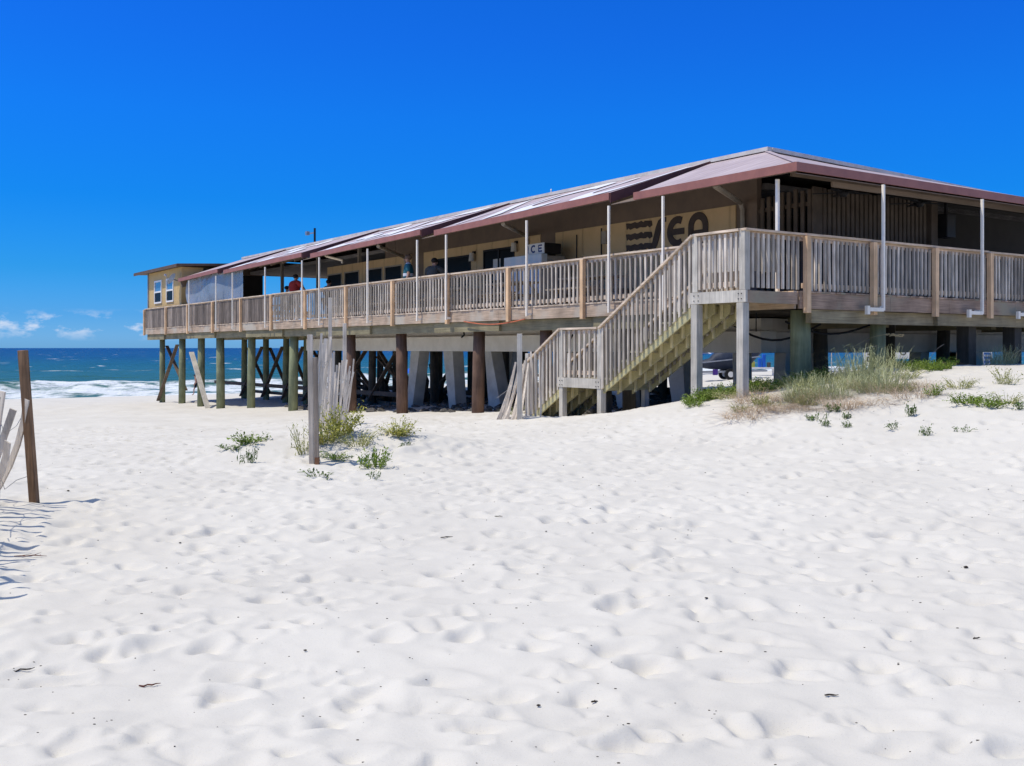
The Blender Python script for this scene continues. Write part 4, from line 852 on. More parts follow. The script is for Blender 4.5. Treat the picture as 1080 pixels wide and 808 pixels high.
# dish shape added for an unidentified blue-grey blob beside windows
dsh = thing('dish_shape', W(37.9, .0, 3.25), 'slate dish shape standing in for a blue-grey blob on the annex wall beside the right window', 'dish')
m = MB(); rows = []
cd = W(37.35, -.12, 3.3); nd = Vector((-.5, -.5, .35)).normalized(); ux = nd.cross(ZV).normalized(); uy = ux.cross(nd)
for q in range(5):
    r = .30 * q / 4
    for k in range(16): t = 2 * pi * k / 16; m.v.append(cd + ux * r * cos(t) + uy * r * sin(t) + nd * (.35 * r * r))
for q in range(4):
    for k in range(16): m.f.append((q * 16 + k, q * 16 + (k + 1) % 16, q * 16 + 16 + (k + 1) % 16, q * 16 + 16 + k))
m.build('dish', M['slate'], dsh, smooth=True)
m = MB(); m.beam(cd, W(37.4, .24, 3.2), .05, .05); m.beam(cd - uy * .28, cd + nd * .35, .02, .02); m.box(cd + nd * .37, ux * .04, uy * .04, nd * .05); m.build('arm', M['galv'], dsh)
# added near-black plate, paints shade over the near side of annex
m = MB(); m.abox(ha0 - .05, ha0 - .003, 1.3, 4.28, D + .01, HZ_ - .02); m.build('shade_end_panel', M['interior_shade'], hu)

# ================================================================== THINGS ON THE DECK
ic = thing('ice_freezer', W(10.9, 2.2, D), 'pale blue and beige ice freezer on the deck in front of the tan wall', 'freezer')
m = MB(); m.abox(10.1, 11.85, 1.82, 2.62, D + .08, D + 1.52); m.build('body', M['beige_box'], ic, bevel=.02)
m = MB(); m.abox(10.08, 11.87, 1.80, 2.0, D + 1.25, D + 1.56); m.abox(10.12, 11.83, 1.795, 1.818, D + .15, D + 1.2); m.build('front_panel', M['bluewhite'], ic, bevel=.01)
sg = thing('ice_sign', W(10.5, 1.95, D + 1.57), 'white box sign reading ICE in navy letters on top of the freezer', 'sign')
m = MB(); m.abox(10.13, 11.0, 1.95, 2.5, D + 1.58, D + 1.86); m.build('sign_box', M['black'], sg)
m = MB(); m.abox(10.13, 11.0, 1.925, 1.948, D + 1.575, D + 1.865); m.build('sign_face', M['white'], sg)
org = W(10.97, 1.923, D + 1.62); tx = MB(); S_ = letters(tx, org, rt, nrm)
stroke(tx, [(.10, .0), (.10, .2)], .05, org, rt, ZV, nrm, .006)
stroke(tx, arc(.36, .1, .10, .085, 50, 310, 12), .045, org, rt, ZV, nrm, .006)
stroke(tx, [(.75, .18), (.60, .18), (.60, .02), (.75, .02)], .042, org, rt, ZV, nrm, .006); stroke(tx, [(.62, .1), (.73, .1)], .042, org, rt, ZV, nrm, .006)
tx.build('lettering', M['navy'], sg)
def table(a, b, label, mat='tan_pad'):
    t = thing('picnic_table', W(a, b, D), label, 'table', 'picnic tables behind the railing')
    m = MB(); m.abox(a - .85, a + .85, b - .35, b + .35, D + .70, D + .74); m.build('tabletop', M[mat], t)
    for s in (-1, 1):
        m = MB(); m.abox(a - .85, a + .85, b + s * .62 - .13, b + s * .62 + .13, D + .42, D + .46); m.build('bench', M[mat], t)
    for s in (-1, 1):
        m = MB(); m.beam(W(a + s * .6, b - .55, D), W(a + s * .6, b - .15, D + .7), .04, .09, up=AV); m.beam(W(a + s * .6, b + .55, D), W(a + s * .6, b + .15, D + .7), .04, .09, up=AV); m.abox(a + s * .6 - .02, a + s * .6 + .02, b - .7, b + .7, D + .34, D + .42); m.build('leg', M[mat], t)
for a, lab in ((7.3, 'picnic table behind the railing just left of the staircase'), (10.2, 'picnic table behind the railing under the ice freezer'), (13.6, 'picnic table behind the railing below the long window'), (16.8, 'picnic table behind the railing by the person in teal'), (20.1, 'picnic table behind the railing under the two left windows'), (26.5, 'picnic table in the open pavilion behind the man in red')): table(a, 1.25 if a < 9 or a > 12 else .95, lab)

# ================================================================== PEOPLE
def skin_mesh(name, joints, edges, radii, mat, parent, sub=2, smooth=True):
    names = list(joints); idx = {n: i for i, n in enumerate(names)}
    me = bpy.data.meshes.new(name + '_cage'); me.from_pydata([joints[n] for n in names], [(idx[a], idx[b]) for a, b in edges], [])
    o = bpy.data.objects.new(name + '_cage', me); COL.objects.link(o)
    o.modifiers.new('s', 'SKIN'); 
    for i, n in enumerate(names):
        r = radii[n]; me.skin_vertices[0].data[i].radius = (r, r) if not hasattr(r, '__len__') else r
        me.skin_vertices[0].data[i].use_root = (i == 0)
    s = o.modifiers.new('u', 'SUBSURF'); s.levels = sub; s.render_levels = sub
    dg = bpy.context.evaluated_depsgraph_get(); ev = o.evaluated_get(dg); m2 = bpy.data.meshes.new_from_object(ev)
    bpy.data.objects.remove(o); m2.name = name; m2.materials.clear(); m2.materials.append(mat)
    for p in m2.polygons: p.use_smooth = smooth
    r = bpy.data.objects.new(name, m2); COL.objects.link(r); r.parent = parent; return r
def person(loc, yaw, label, h=1.75, shirt='red_shirt', hair='hair', bulk=1.0, sit=False, lean=0.0, arms='down', shorts='dark_cloth', cap=None, bare=False, group=None):
    root = thing('person', loc, label, 'person', group); root.rotation_euler = (0, 0, yaw); k = h / 1.75; root.scale = (k, k, k)
    lz = lean
    J = {'pelvis': (0, 0, .95), 'waist': (0, .25 * lz, 1.10), 'chest': (0, .6 * lz, 1.30), 'neck0': (0, .9 * lz, 1.46), 'neck': (0, .95 * lz + .01, 1.52), 'head': (0, lz + .025, 1.60), 'crown': (0, lz + .02, 1.69)}
    Rr = {'pelvis': (.155 * bulk, .12 * bulk), 'waist': (.145 * bulk, .11 * bulk), 'chest': (.17 * bulk, .12 * bulk), 'neck0': .075, 'neck': .052, 'head': (.075, .09), 'crown': (.068, .08)}
    E = [('pelvis', 'waist'), ('waist', 'chest'), ('chest', 'neck0'), ('neck0', 'neck'), ('neck', 'head'), ('head', 'crown')]
    for s, t in ((-1, 'l'), (1, 'r')):
        J['sh' + t] = (s * .18 * bulk, .85 * lz, 1.41); Rr['sh' + t] = .062 * bulk; E.append(('chest' if 0 else 'neck0', 'sh' + t))
        if arms == 'down': el = (s * .27 * bulk, .8 * lz - .02, 1.13); wr = (s * .28 * bulk, .8 * lz + .10, .90)
        elif arms == 'fwd': el = (s * .30 * bulk, .8 * lz + .16, 1.20); wr = (s * .18, .8 * lz + .42, 1.13)
        else: el = (s * .36 * bulk, .8 * lz + .05, 1.20); wr = (s * .34, .8 * lz + .26, 1.08)
        ha = tuple(w + (w - e) * .32 for w, e in zip(wr, el))
        J['el' + t] = el; J['wr' + t] = wr; J['ha' + t] = ha; Rr['el' + t] = .044; Rr['wr' + t] = .028; Rr['ha' + t] = (.035, .018)
        E += [('sh' + t, 'el' + t), ('el' + t, 'wr' + t), ('wr' + t, 'ha' + t)]
        dv = Vector(wr) - Vector(el); dv.normalize(); sd = dv.cross(Vector((0, 0, 1)));
        if sd.length < .1: sd = Vector((0, 1, 0))
        sd.normalize()
        for q, (o_, ln) in enumerate(((-.028, .06), (-.01, .078), (.01, .072), (.028, .058))):
            p = Vector(ha) + dv * .015 + sd * o_; J['f%d' % q + t] = tuple(p); J['g%d' % q + t] = tuple(p + dv * ln + Vector((0, 0, -.02))); Rr['f%d' % q + t] = .009; Rr['g%d' % q + t] = .007; E += [('ha' + t, 'f%d' % q + t), ('f%d' % q + t, 'g%d' % q + t)]
        p = Vector(wr) + dv * .04 + sd * .04; J['t' + t] = tuple(p); Rr['t' + t] = .010; J['u' + t] = tuple(p + dv * .045 + sd * .012); Rr['u' + t] = .008; E += [('wr' + t, 't' + t), ('t' + t, 'u' + t)]
        if sit: hp, kn, an_, to = (s * .10, .0, .93), (s * .13, .44, .95), (s * .13, .46, .52), (s * .14, .62, .48)
        elif sit is None: hp, kn, an_, to = (s * .09, 0, .9), (s * .1, .0 + s * .22, .52), (s * .1, -.08 + s * .30, .12), (s * .1, .08 + s * .30, .03)
        else: hp, kn, an_, to = (s * .095, 0, .88), (s * .11, .03, .49), (s * .12, -.01, .09), (s * .14, .15, .035)
        for nme, pt, r_ in (('hp', hp, .088 * bulk), ('kn', kn, .062), ('an', an_, .042), ('to', to, (.042, .03))): J[nme + t] = pt; Rr[nme + t] = r_
        E += [('pelvis', 'hp' + t), ('hp' + t, 'kn' + t), ('kn' + t, 'an' + t), ('an' + t, 'to' + t)]
    if sit:
        pass
    body = skin_mesh('body', J, E, Rr, M['skin'], root, 1)
    # face: nose and ears grown into a small mesh of the head
    f = MB(); hc = Vector(J['head']); 
    f.ico(hc + Vector((0, .088, .0)), .018, (1, 1, 1.3)); 
    for s in (-1, 1): f.ico(hc + Vector((s * .078, .0, .0)), .02, (.5, 1, 1.4))
    me = f.build('nose_and_ears', M['skin'], None, True, loc=(0, 0, 0)); me.parent = body
    f = MB()
    for s in (-1, 1): f.ico(hc + Vector((s * .03, .078, .028)), .011)
    me = f.build('eyes', M['hair'], None, True, loc=(0, 0, 0)); me.parent = body
    f = MB(); f.ico(Vector(J['crown']) + Vector((0, -.018, -.025)), .098, (.95, 1.08, .85), 12, 8); me = f.build('hair' if not cap else 'cap', M[cap or hair], None, True, loc=(0, 0, 0)); me.parent = root
    if cap:
        f = MB(); c_ = Vector(J['crown']); f.box(c_ + Vector((0, .12, -.03)), Vector((.06, 0, 0)), Vector((0, .06, 0)), Vector((0, 0, .006))); me = f.build('cap_peak', M[cap], None, loc=(0, 0, 0)); me.parent = root
    if not bare:
        J2 = {n: J[n] for n in ('pelvis', 'waist', 'chest', 'neck0', 'shl', 'shr')}
        R2 = {'pelvis': (.185 * bulk, .15 * bulk), 'waist': (.178 * bulk, .145 * bulk), 'chest': (.20 * bulk, .145 * bulk), 'neck0': .085, 'shl': .083 * bulk, 'shr': .083 * bulk}
        E2 = [('pelvis', 'waist'), ('waist', 'chest'), ('chest', 'neck0'), ('neck0', 'shl'), ('neck0', 'shr')]
        for t in 'lr': a_, b_ = Vector(J['sh' + t]), Vector(J['el' + t]); J2['e' + t] = tuple(a_.lerp(b_, .75)); R2['e' + t] = .07; E2.append(('sh' + t, 'e' + t))
        skin_mesh('shirt', J2, E2, R2, M[shirt], root, 1)
    J3 = {'pelvis': tuple(Vector(J['pelvis']) + Vector((0, 0, -.01)))}; R3 = {'pelvis': (.18 * bulk, .145 * bulk)}; E3 = []
    for t in 'lr':
        J3['hp' + t] = J['hp' + t]; R3['hp' + t] = .11 * bulk; J3['k' + t] = tuple(Vector(J['hp' + t]).lerp(Vector(J['kn' + t]), .8)); R3['k' + t] = .098; E3 += [('pelvis', 'hp' + t), ('hp' + t, 'k' + t)]
    skin_mesh('shorts', J3, E3, R3, M[shorts], root, 1)
    return root
def stool(a, b, label):
    t = thing('bar_stool', W(a, b, D), label, 'stool', 'stools behind the railing'); m = MB(); m.tube([W(a, b, D + .78), W(a, b, D + .83)], .19, 14); m.build('seat', M['tan_pad'], t)
    for q in range(4):
        an_ = q * pi / 2 + .4; d = Vector((cos(an_), sin(an_), 0)); m = MB(); m.beam(W(a, b, D) + d * .24, W(a, b, D + .78) + d * .13, .03, .03); m.build('leg', M['tan_pad'], t)
FY = atan2(BV.y, BV.x) - pi / 2
person(W(24.2, .62, D), FY + .2, 'broad man in a red shirt seen from behind at the pavilion railing', 1.80, 'red_shirt', 'hair', 1.3, arms='out', lean=.06)
person(W(25.6, .9, D - .28), FY, 'dark haired person whose head shows above the railing left of the man in red', 1.72, 'black_shirt', 'hair', sit=True, arms='fwd'); stool(25.6, .9, 'stool under the dark haired person left of the man in red')
person(W(22.4, 1.2, D - .20), FY + .5, 'person in dark clothes sitting below the leftmost window', 1.72, 'black_shirt', 'hair', sit=True, arms='fwd'); stool(22.4, 1.2, 'stool under the person below the leftmost window')
person(W(15.0, .45, D), FY + 2.6, 'standing person in a teal shirt with a white stripe behind the railing', 1.83, 'stripe_teal', 'hair_light', 1.15, arms='down')
person(W(13.75, .55, D - .12), FY + .5, 'hunched person in a grey shirt beside the person in teal', 1.78, 'grey_shirt', 'hair', 1.2, lean=.12, sit=True, arms='fwd'); stool(13.75, .55, 'stool under the hunched person in grey')
p = GP(207.5, 416.5); p = Vector((-.3093 * 72, 72, G(-.3093 * 72, 72)))
person(p, pi * .62, 'child in dark cap and shorts walking bare chested on the shore behind the piles', 1.5, 'orange', 'hair', 1.0, sit=None, lean=.12, cap='black', bare=True)

# ================================================================== SAND FENCES
def slat(m_parent, p0, p1, w=.036, t=.008, bend=None):
    m = MB(); p0 = Vector(p0); p1 = Vector(p1); n = 5; d = (p1 - p0).normalized(); s = d.cross(Vector((random.uniform(-.5, .5), 1, 0))).normalized(); f = d.cross(s)
    bend = bend or Vector((0, 0, 0)); prev = None
    for q in range(n + 1):
        u = q / n; c = p0.lerp(p1, u) + bend * (4 * u * (1 - u)); ring = [c - s * w / 2 - f * t, c + s * w / 2 - f * t, c + s * w / 2 + f * t, c - s * w / 2 + f * t]
        i0 = len(m.v); m.v += ring
        if q:
            for k in range(4): m.f.append((i0 - 4 + k, i0 - 4 + (k + 1) % 4, i0 + (k + 1) % 4, i0 + k))
    m.f.append((0, 1, 2, 3)); i0 = len(m.v); m.f.append((i0 - 1, i0 - 2, i0 - 3, i0 - 4)); return m.build('slat', M['fence_slat'], m_parent)
def wire(parent, pts, r=.0035):
    m = MB(); m.tube(pts, r, 5); m.build('wire', M['wire'], parent)
# left fence
pb = GP(37, 529); zs = 1075.0
f1 = thing('sand_fence', pb, 'slatted sand fence with a leaning brown post at the left edge', 'fence')
def up(px, py, d): return Vector(((px - 540) / zs * d, d, (367 - py) / zs * d))
d0 = pb.y
m = MB(); m.beam(up(36.5, 530, d0) - ZV * .3 + Vector((.02, 0, 0)), up(24, 369.5, d0 - .02), .070, .075, up=Vector((0, 1, 0))); m.build('post', M['brown_post'], f1, bevel=.006)
tops = [(28, 421, -14, .02), (14, 432, -22, .0), (3, 413, -8, -.02), (8, 466, -28, .03), (-3, 418, -36, -0.020), (-6, 425, -41, 0.000), (-10, 432, -46, 0.020), (-13, 422, -51, -0.020), (-17, 429, -56, 0.000), (-21, 419, -62, 0.020), (-24, 426, -67, -0.020), (-28, 433, -72, 0.000), (-31, 423, -77, 0.020), (-35, 430, -82, -0.020), (-39, 420, -88, 0.000), (-42, 427, -93, 0.020), (-46, 434, -98, -0.020), (-49, 424, -103, 0.000), (-53, 431, -108, 0.020), (-57, 421, -114, -0.020), (-60, 428, -119, 0.000), (-64, 418, -124, 0.020), (-67, 425, -129, -0.020), (-71, 432, -134, 0.000), (-75, 422, -140, 0.020), (-78, 429, -145, -0.020), (-82, 419, -150, 0.000), (-85, 426, -155, 0.020)]
wt = []
for q, (tx_, ty, bx, bd_) in enumerate(tops):
    dd = d0 - .05 - q * .125
    top = up(tx_, ty, dd); bot = up(bx, 560, dd + .1); bot.z = G(bot.x, bot.y) - .05
    slat(f1, bot, top, .062, .009, Vector((.07, 0, -.02)) if q in (0, 3) else Vector((bd_, 0, 0))); wt.append(top.lerp(bot, .25))
wire(f1, [up(31, 425, d0)] + wt); wire(f1, [up(36, 500, d0)] + [w_ - ZV * .5 for w_ in wt])
# a second post out of frame to the left
pl = up(-190, 640, 6.2); pl.z = G(pl.x, pl.y); m = MB(); m.beam(pl - ZV * .3, pl + ZV * 1.3, .09, .09); m.build('post', M['brown_post'], f1)
# middle fence
pm = GP(333, 490); dm = pm.y
f2 = thing('sand_fence', pm, 'crooked grey slatted sand fence running from a thin brown footed post toward the piles', 'fence')
m = MB(); m.beam(Vector((pm.x + .02, dm, pm.z - .3)), up(332.5, 377, dm), .05, .06, up=Vector((0, 1, 0))); m.build('post', M['fence_post'], f2, bevel=.004)
m = MB(); m.beam(up(329, 482, dm + .1) - ZV * .3, up(327, 353, dm + .1), .062, .045, up=Vector((0, 1, 0))); m.build('post', M['fence_slat'], f2, bevel=.004)
m = MB(); m.beam(Vector((pm.x + .018, dm - .002, pm.z - .1)), Vector((pm.x + .018, dm - .002, pm.z + .09)), .053, .063, up=Vector((0, 1, 0))); m.build('rusty_foot', M['rust'], f2)
fe = GP(364, 447); de = fe.y
m = MB(); m.beam(fe - ZV * .3, up(363.5, 341, de), .075, .07, up=Vector((0, 1, 0))); m.build('post', M['fence_slat'], f2, bevel=.005)
m = MB(); m.beam(up(349, 445, (dm + de) / 2) - ZV * .2, up(348, 314, (dm + de) / 2), .055, .04, up=Vector((0, 1, 0))); m.build('post', M['fence_slat'], f2, bevel=.004)
NS = 40; w1_ = []; w2_ = []
for q in range(NS):
    t = (q + .5) / NS; px = 329 + 36 * t + random.uniform(-1, 1); d = dm + (de - dm) * t
    x = (px - 540) / zs * d; g_ = G(x, d); hgt = random.uniform(.95, 1.5) if q > 3 else random.uniform(.5, .9)
    lean_ = random.gauss(.03, .065); ly = random.gauss(0, .05)
    bot = Vector((x, d, g_ - .05)); top = Vector((x + lean_ * hgt, d + ly, g_ + hgt)); slat(f2, bot, top, random.uniform(.024, .036), .006, Vector((random.uniform(-.02, .02), 0, 0)))
    w1_.append(bot.lerp(top, .35)); w2_.append(bot.lerp(top, .75))
wire(f2, w1_); wire(f2, w2_); wire(f2, [b_ + ZV * .3 for b_ in w1_])
# fence by the stairs
ps = GP(548, 441.5); ds = ps.y
f3 = thing('sand_fence', ps, 'collapsed fan of sand fence slats with one grey post at the foot of the stairs', 'fence')
m = MB(); m.beam(ps - ZV * .3, up(548, 352, ds), .10, .09, up=Vector((0, 1, 0))); m.build('post', M['grey_post'], f3, bevel=.005)
for q in range(15):
    t = q / 14; bx = 524 + 24 * t + random.uniform(-1.5, 1.5); tx_ = 541 + 16 * t + random.uniform(-2, 2); ty = 392 - 8 * t + random.uniform(-12, 12)
    bot = up(bx, 439, ds + .25 * (1 - t)); bot.z = G(bot.x, bot.y) - .03; slat(f3, bot, up(tx_, ty, ds + .5), .036, .007, Vector((random.uniform(-.02, .03), 0, 0)))
for q in range(5):
    bx = 550 + 5 * q; bot = up(bx, 437, ds + .5); bot.z = G(bot.x, bot.y); slat(f3, bot, up(bx + random.uniform(-2, 4), random.uniform(370, 400), ds + .5), .036, .007)
wire(f3, [up(524 + 8 * q, 420 - 6 * q, ds + .3) for q in range(4)])

# ================================================================== THINGS BEYOND, SEEN UNDER THE BUILDING
def on(px, d): x = (px - 540) / zs * d; return Vector((x, d, G(x, d)))
DT = 56.0
tr = thing('boat_trailer', on(770, DT), 'low galvanised trailer with a black wheel carrying the covered jet ski', 'trailer'); o_ = on(770, DT)
dx = Vector((1, .1, 0)).normalized(); dy = Vector((-.1, 1, 0)).normalized()
m = MB(); m.beam(o_ - dx * 1.6 + ZV * .42, o_ + dx * 2.1 + ZV * .5, .08, .1); m.beam(o_ - dx * 1.4 + dy * 1 + ZV * .42, o_ + dx * 2.1 + dy * .4 + ZV * .5, .08, .1); m.beam(o_ - dx * .9 + ZV * .42, o_ - dx * .9 + dy * 1 + ZV * .42, .08, .08); m.build('frame', M['galv'], tr)
for s in (0, 1.1):
    c = o_ + dx * .0 + dy * (s - .05) + ZV * .30
    w_ = MB(); w_.tube([c - dy * .1, c + dy * .1], .31, 22); wo_ = w_.build('wheel', M['rubber'], tr); w_ = MB(); w_.tube([c - dy * .12, c + dy * .11], .16, 16); w_.build('rim', M['white'], wo_)
m = MB(); m.abox; m.box(o_ - dx * .85 - dy * .05 + ZV * .42, dx * .13, dy * .05, ZV * .16); m.build('tail_light', M['purple'], tr)
js = thing('covered_jet_ski', o_ + ZV * .55, 'covered dark jet ski with raised pointed bow resting on the trailer', 'jet ski')
prof = [(-1.65, .75, .80, .1), (-1.5, .70, 1.12, .30), (-1.0, .62, 1.25, .42), (-.75, .6, 1.55, .42), (-.3, .58, 1.72, .45), (.3, .6, 1.95, .48), (.8, .62, 2.1, .5), (1.3, .85, 2.12, .46), (1.7, 1.3, 1.95, .35), (2.05, 1.62, 1.78, .05)]
m = MB()
for (x, zb, zt, hw) in prof:
    c = o_ + dx * x + dy * .5 - ZV * .05
    for k in range(10):
        t = 2 * pi * k / 10; m.v.append(c + dy * (hw * cos(t)) + ZV * ((zb + zt) / 2 + (zt - zb) / 2 * sin(t)))
for q in range(len(prof) - 1):
    for k in range(10): m.f.append((q * 10 + k, q * 10 + (k + 1) % 10, q * 10 + 10 + (k + 1) % 10, q * 10 + 10 + k))
m.f.append(tuple(range(10))); m.build('cover', M['cover'], js, smooth=True)
m = MB(); m.beam(o_ - dx * 1.55 - dy * .0 + ZV * .95, o_ + dx * 1.7 - dy * .0 + ZV * 1.28, .05, .06); m.build('trim_line', M['galv'], js)
def umbrella(px, d, r, h, mat, label, n=16):
    p = on(px, d); t = thing('beach_umbrella', p, label, 'umbrella', 'umbrellas beyond the restaurant')
    m = MB(); m.tube([p - ZV * .2, p + ZV * h], .025, 8); m.build('pole', M['white_steel'], t)
    m = MB(); top = p + ZV * h
    for q in range(5):
        rr_ = r * q / 4
        for k in range(n): a_ = 2 * pi * k / n; m.v.append(top + Vector((cos(a_) * rr_, sin(a_) * rr_, -.42 * (q / 4) ** 1.5 - (.02 if k % 2 else 0) * q)))
    for q in range(4):
        for k in range(n): m.f.append((q * n + k, q * n + n + k, q * n + n + (k + 1) % n, q * n + (k + 1) % n))
    m.build('canopy', M[mat], t, smooth=True)
umbrella(757, 70, 1.5, 1.95, 'stripe_blue', 'blue and white umbrella behind the covered jet ski'); umbrella(731, 72, 1.3, 1.9, 'stripe_blue', 'blue and white umbrella left of the tall stair post'); umbrella(856, 66, 1.2, 1.9, 'orange', 'orange umbrella behind the right green pile'); umbrella(877, 60, .9, 1.85, 'orange', 'small orange umbrella seen between two grey concrete legs'); umbrella(437, 78, .9, 1.7, 'blue', 'blue umbrella on the shore seen between concrete legs')
for px, d, lab in ((695, 50, 'purple post of the play frame beyond the stairs, left one'), (707.5, 50, 'purple post of the play frame beyond the stairs, right one')):
    p = on(px, d); m = MB(); m.tube([p - ZV * .2, p + ZV * 1.75], .05, 8); tag(m.build('marker_post', M['purple'], loc=p), lab, 'post')
p = on(697.5, 52); bh = thing('beach_hut', p, 'thin leaning wooden plank beyond the stairs', 'plank'); bh.name = 'leaning_plank'; ORG[bh.name] = Vector(p)
m = MB(); m.beam(p, p + Vector((-.35, 0, 1.5)), .15, .05); m.build('plank', M['tan_post'], bh)
def lounger(px, d, label, ztop=-.09):
    p = on(px, d); t = thing('beach_chair', p, label, 'beach chair', 'striped beach chairs beyond the dune'); k = (ztop - p.z) / 1.05; ww = .34
    X = Vector((1, 0, 0)); Y = Vector((0, 1, 0))
    m = MB(); m.box(p + ZV * .4 * k, X * ww, Y * .28, ZV * .02); m.build('seat', M['stripe_blue'], t)
    m = MB(); m.box(p + Y * .32 + ZV * .74 * k, X * ww, Y * .02, ZV * .31 * k); m.build('backrest', M['stripe_blue'], t)
    for s in (-1, 1):
        for yy in (-.26, .3): m = MB(); m.box(p + X * s * ww + Y * yy + ZV * (.2 if yy < 0 else .5) * k, X * .02, Y * .02, ZV * (.2 if yy < 0 else .5) * k); m.build('leg', M['white'], t)
for px, lab in ((1003, 'blue striped beach chair left of the square dark pile, leftmost of the row'), (1012, 'blue striped beach chair directly left of the square dark pile'), (1031, 'blue striped beach chair directly right of the square dark pile'), (1040, 'blue striped beach chair second to the right of the square dark pile')): lounger(px, 36, lab)
def board(px0, px1, d, z0, z1, mat, label, ring=False, num=None):
    p = on((px0 + px1) / 2, d); t = thing('sign_board', p, label, 'sign'); x0 = (px0 - 540) / zs * d; x1 = (px1 - 540) / zs * d
    m = MB(); m.box(Vector(((x0 + x1) / 2, d, (z0 + z1) / 2)), Vector(((x1 - x0) / 2, 0, 0)), Vector((0, .02, 0)), ZV * ((z1 - z0) / 2)); m.build('panel', M[mat], t)
    for xx in (x0 + .06, x1 - .06): m = MB(); m.box(Vector((xx, d + .05, (p.z - .2 + z0) / 2)), Vector((.03, 0, 0)), Vector((0, .03, 0)), ZV * ((z0 - p.z + .2) / 2)); m.build('leg', M['grey_post'], t)
    if ring:
        m = MB(); c = Vector((x0 + (x1 - x0) * .62, d - .025, z1 - .08)); pts = [c + Vector((cos(q * pi / 8) * .12, 0, sin(q * pi / 8) * .12)) for q in range(17)]; m.tube(pts, .028, 6); m.build('ring_mark', M['black'], t)
    if num:
        o2 = Vector((x0 + .05, d - .03, z0 + .05)); m = MB(); X = Vector((1, 0, 0)); nn = Vector((0, -1, 0))
        stroke(m, [(.1, .42), (.3, .42), (.3, .28), (.1, .28), (.1, .12), (.3, .12)], .07, o2, X, ZV, nn, .01); m.build('mark', M['black'], t)
board(930, 966, 47, -.50, -.12, 'white', 'long white board with a black ring behind the dune grass', ring=True)
board(911, 918.5, 45, -.75, -.10, 'white', 'narrow black and white sign beside the large green pile', num=True)
board(1060, 1071, 34, -.5, -.12, 'white', 'small plain white board at the far right behind the dune')
p = on(803, 62); bc = thing('beach_stand', p, 'cluttered small blue and white beach stand right of the jet ski bow', 'stand')
m = MB(); m.box(p + ZV * .45, Vector((.8, 0, 0)), Vector((0, .3, 0)), ZV * .05); m.build('shelf', M['white'], bc)
for xx in (-.7, .7): m = MB(); m.box(p + Vector((xx, 0, .1)), Vector((.04, 0, 0)), Vector((0, .04, 0)), ZV * .32); m.build('leg', M['white'], bc)
for xx, h, mt in ((-.5, .35, 'leaf_yellow'), (-.1, .55, 'blue'), (.15, .8, 'blue'), (.45, .3, 'grey_shirt')): m = MB(); m.box(p + Vector((xx, 0, .5 + h / 2)), Vector((.1, 0, 0)), Vector((0, .1, 0)), ZV * h / 2); m.build('bundle', M[mt], bc, bevel=.03)
m = MB()
for q in range(900):
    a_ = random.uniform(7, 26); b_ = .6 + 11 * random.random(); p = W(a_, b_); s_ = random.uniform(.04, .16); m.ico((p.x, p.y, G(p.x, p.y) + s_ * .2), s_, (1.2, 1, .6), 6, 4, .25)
tag(m.build('rubble', M['drift_grey']), 'grey stones and broken debris under the deck, spread out dark to deepen its shade', 'rubble', kind='stuff')  # real rubble in part, its wide dark spread is added to deepen the shade
# driftwood stump pile under the deck
dw = thing('driftwood_pile', W(24.5, 5, gz(24.5, 5)), 'dark tangle of driftwood and broken timbers in the shade under the deck', 'driftwood')
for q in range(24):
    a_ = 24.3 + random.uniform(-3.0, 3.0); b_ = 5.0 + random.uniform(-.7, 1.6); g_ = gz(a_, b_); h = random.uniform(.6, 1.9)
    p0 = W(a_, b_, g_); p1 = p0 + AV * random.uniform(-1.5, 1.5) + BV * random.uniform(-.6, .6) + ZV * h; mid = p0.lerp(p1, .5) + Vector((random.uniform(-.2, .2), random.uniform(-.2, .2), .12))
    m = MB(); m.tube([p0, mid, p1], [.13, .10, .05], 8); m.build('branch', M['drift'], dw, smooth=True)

# ================================================================== PLANTS
def leafy(n=220, r=.45, h=.25, leaf=.045, spread=1.0, seed=0):
    rd = random.Random(seed); m = MB()
    ns = max(6, n // 12)
    for q in range(ns):
        t = rd.uniform(0, 2 * pi); L_ = r * sqrt(rd.random()); p0 = Vector((cos(t) * L_ * .4, sin(t) * L_ * .4 * spread, 0)); p1 = Vector((cos(t) * L_, sin(t) * L_ * spread, h * rd.uniform(.25, 1)))
        m.tube([p0, p0.lerp(p1, .5) + ZV * .03, p1], [.005, .004, .002], 4)
        for k in range(n // ns):
            u = rd.uniform(.15, 1.05); c = p0.lerp(p1, u) + Vector((rd.gauss(0, .035), rd.gauss(0, .035), rd.gauss(0, .02) + .012)); s = leaf * rd.uniform(.5, 1.25)
            d = Vector((rd.gauss(0, 1), rd.gauss(0, 1), rd.gauss(.35, .5))).normalized(); sd = d.cross(Vector((rd.gauss(0, .3), rd.gauss(0, .3), 1))).normalized()
            m.poly([c - d * s * .5, c - sd * s * .28 + ZV * s * .08, c + d * s * .55, c + sd * s * .28 + ZV * s * .08])
    return m
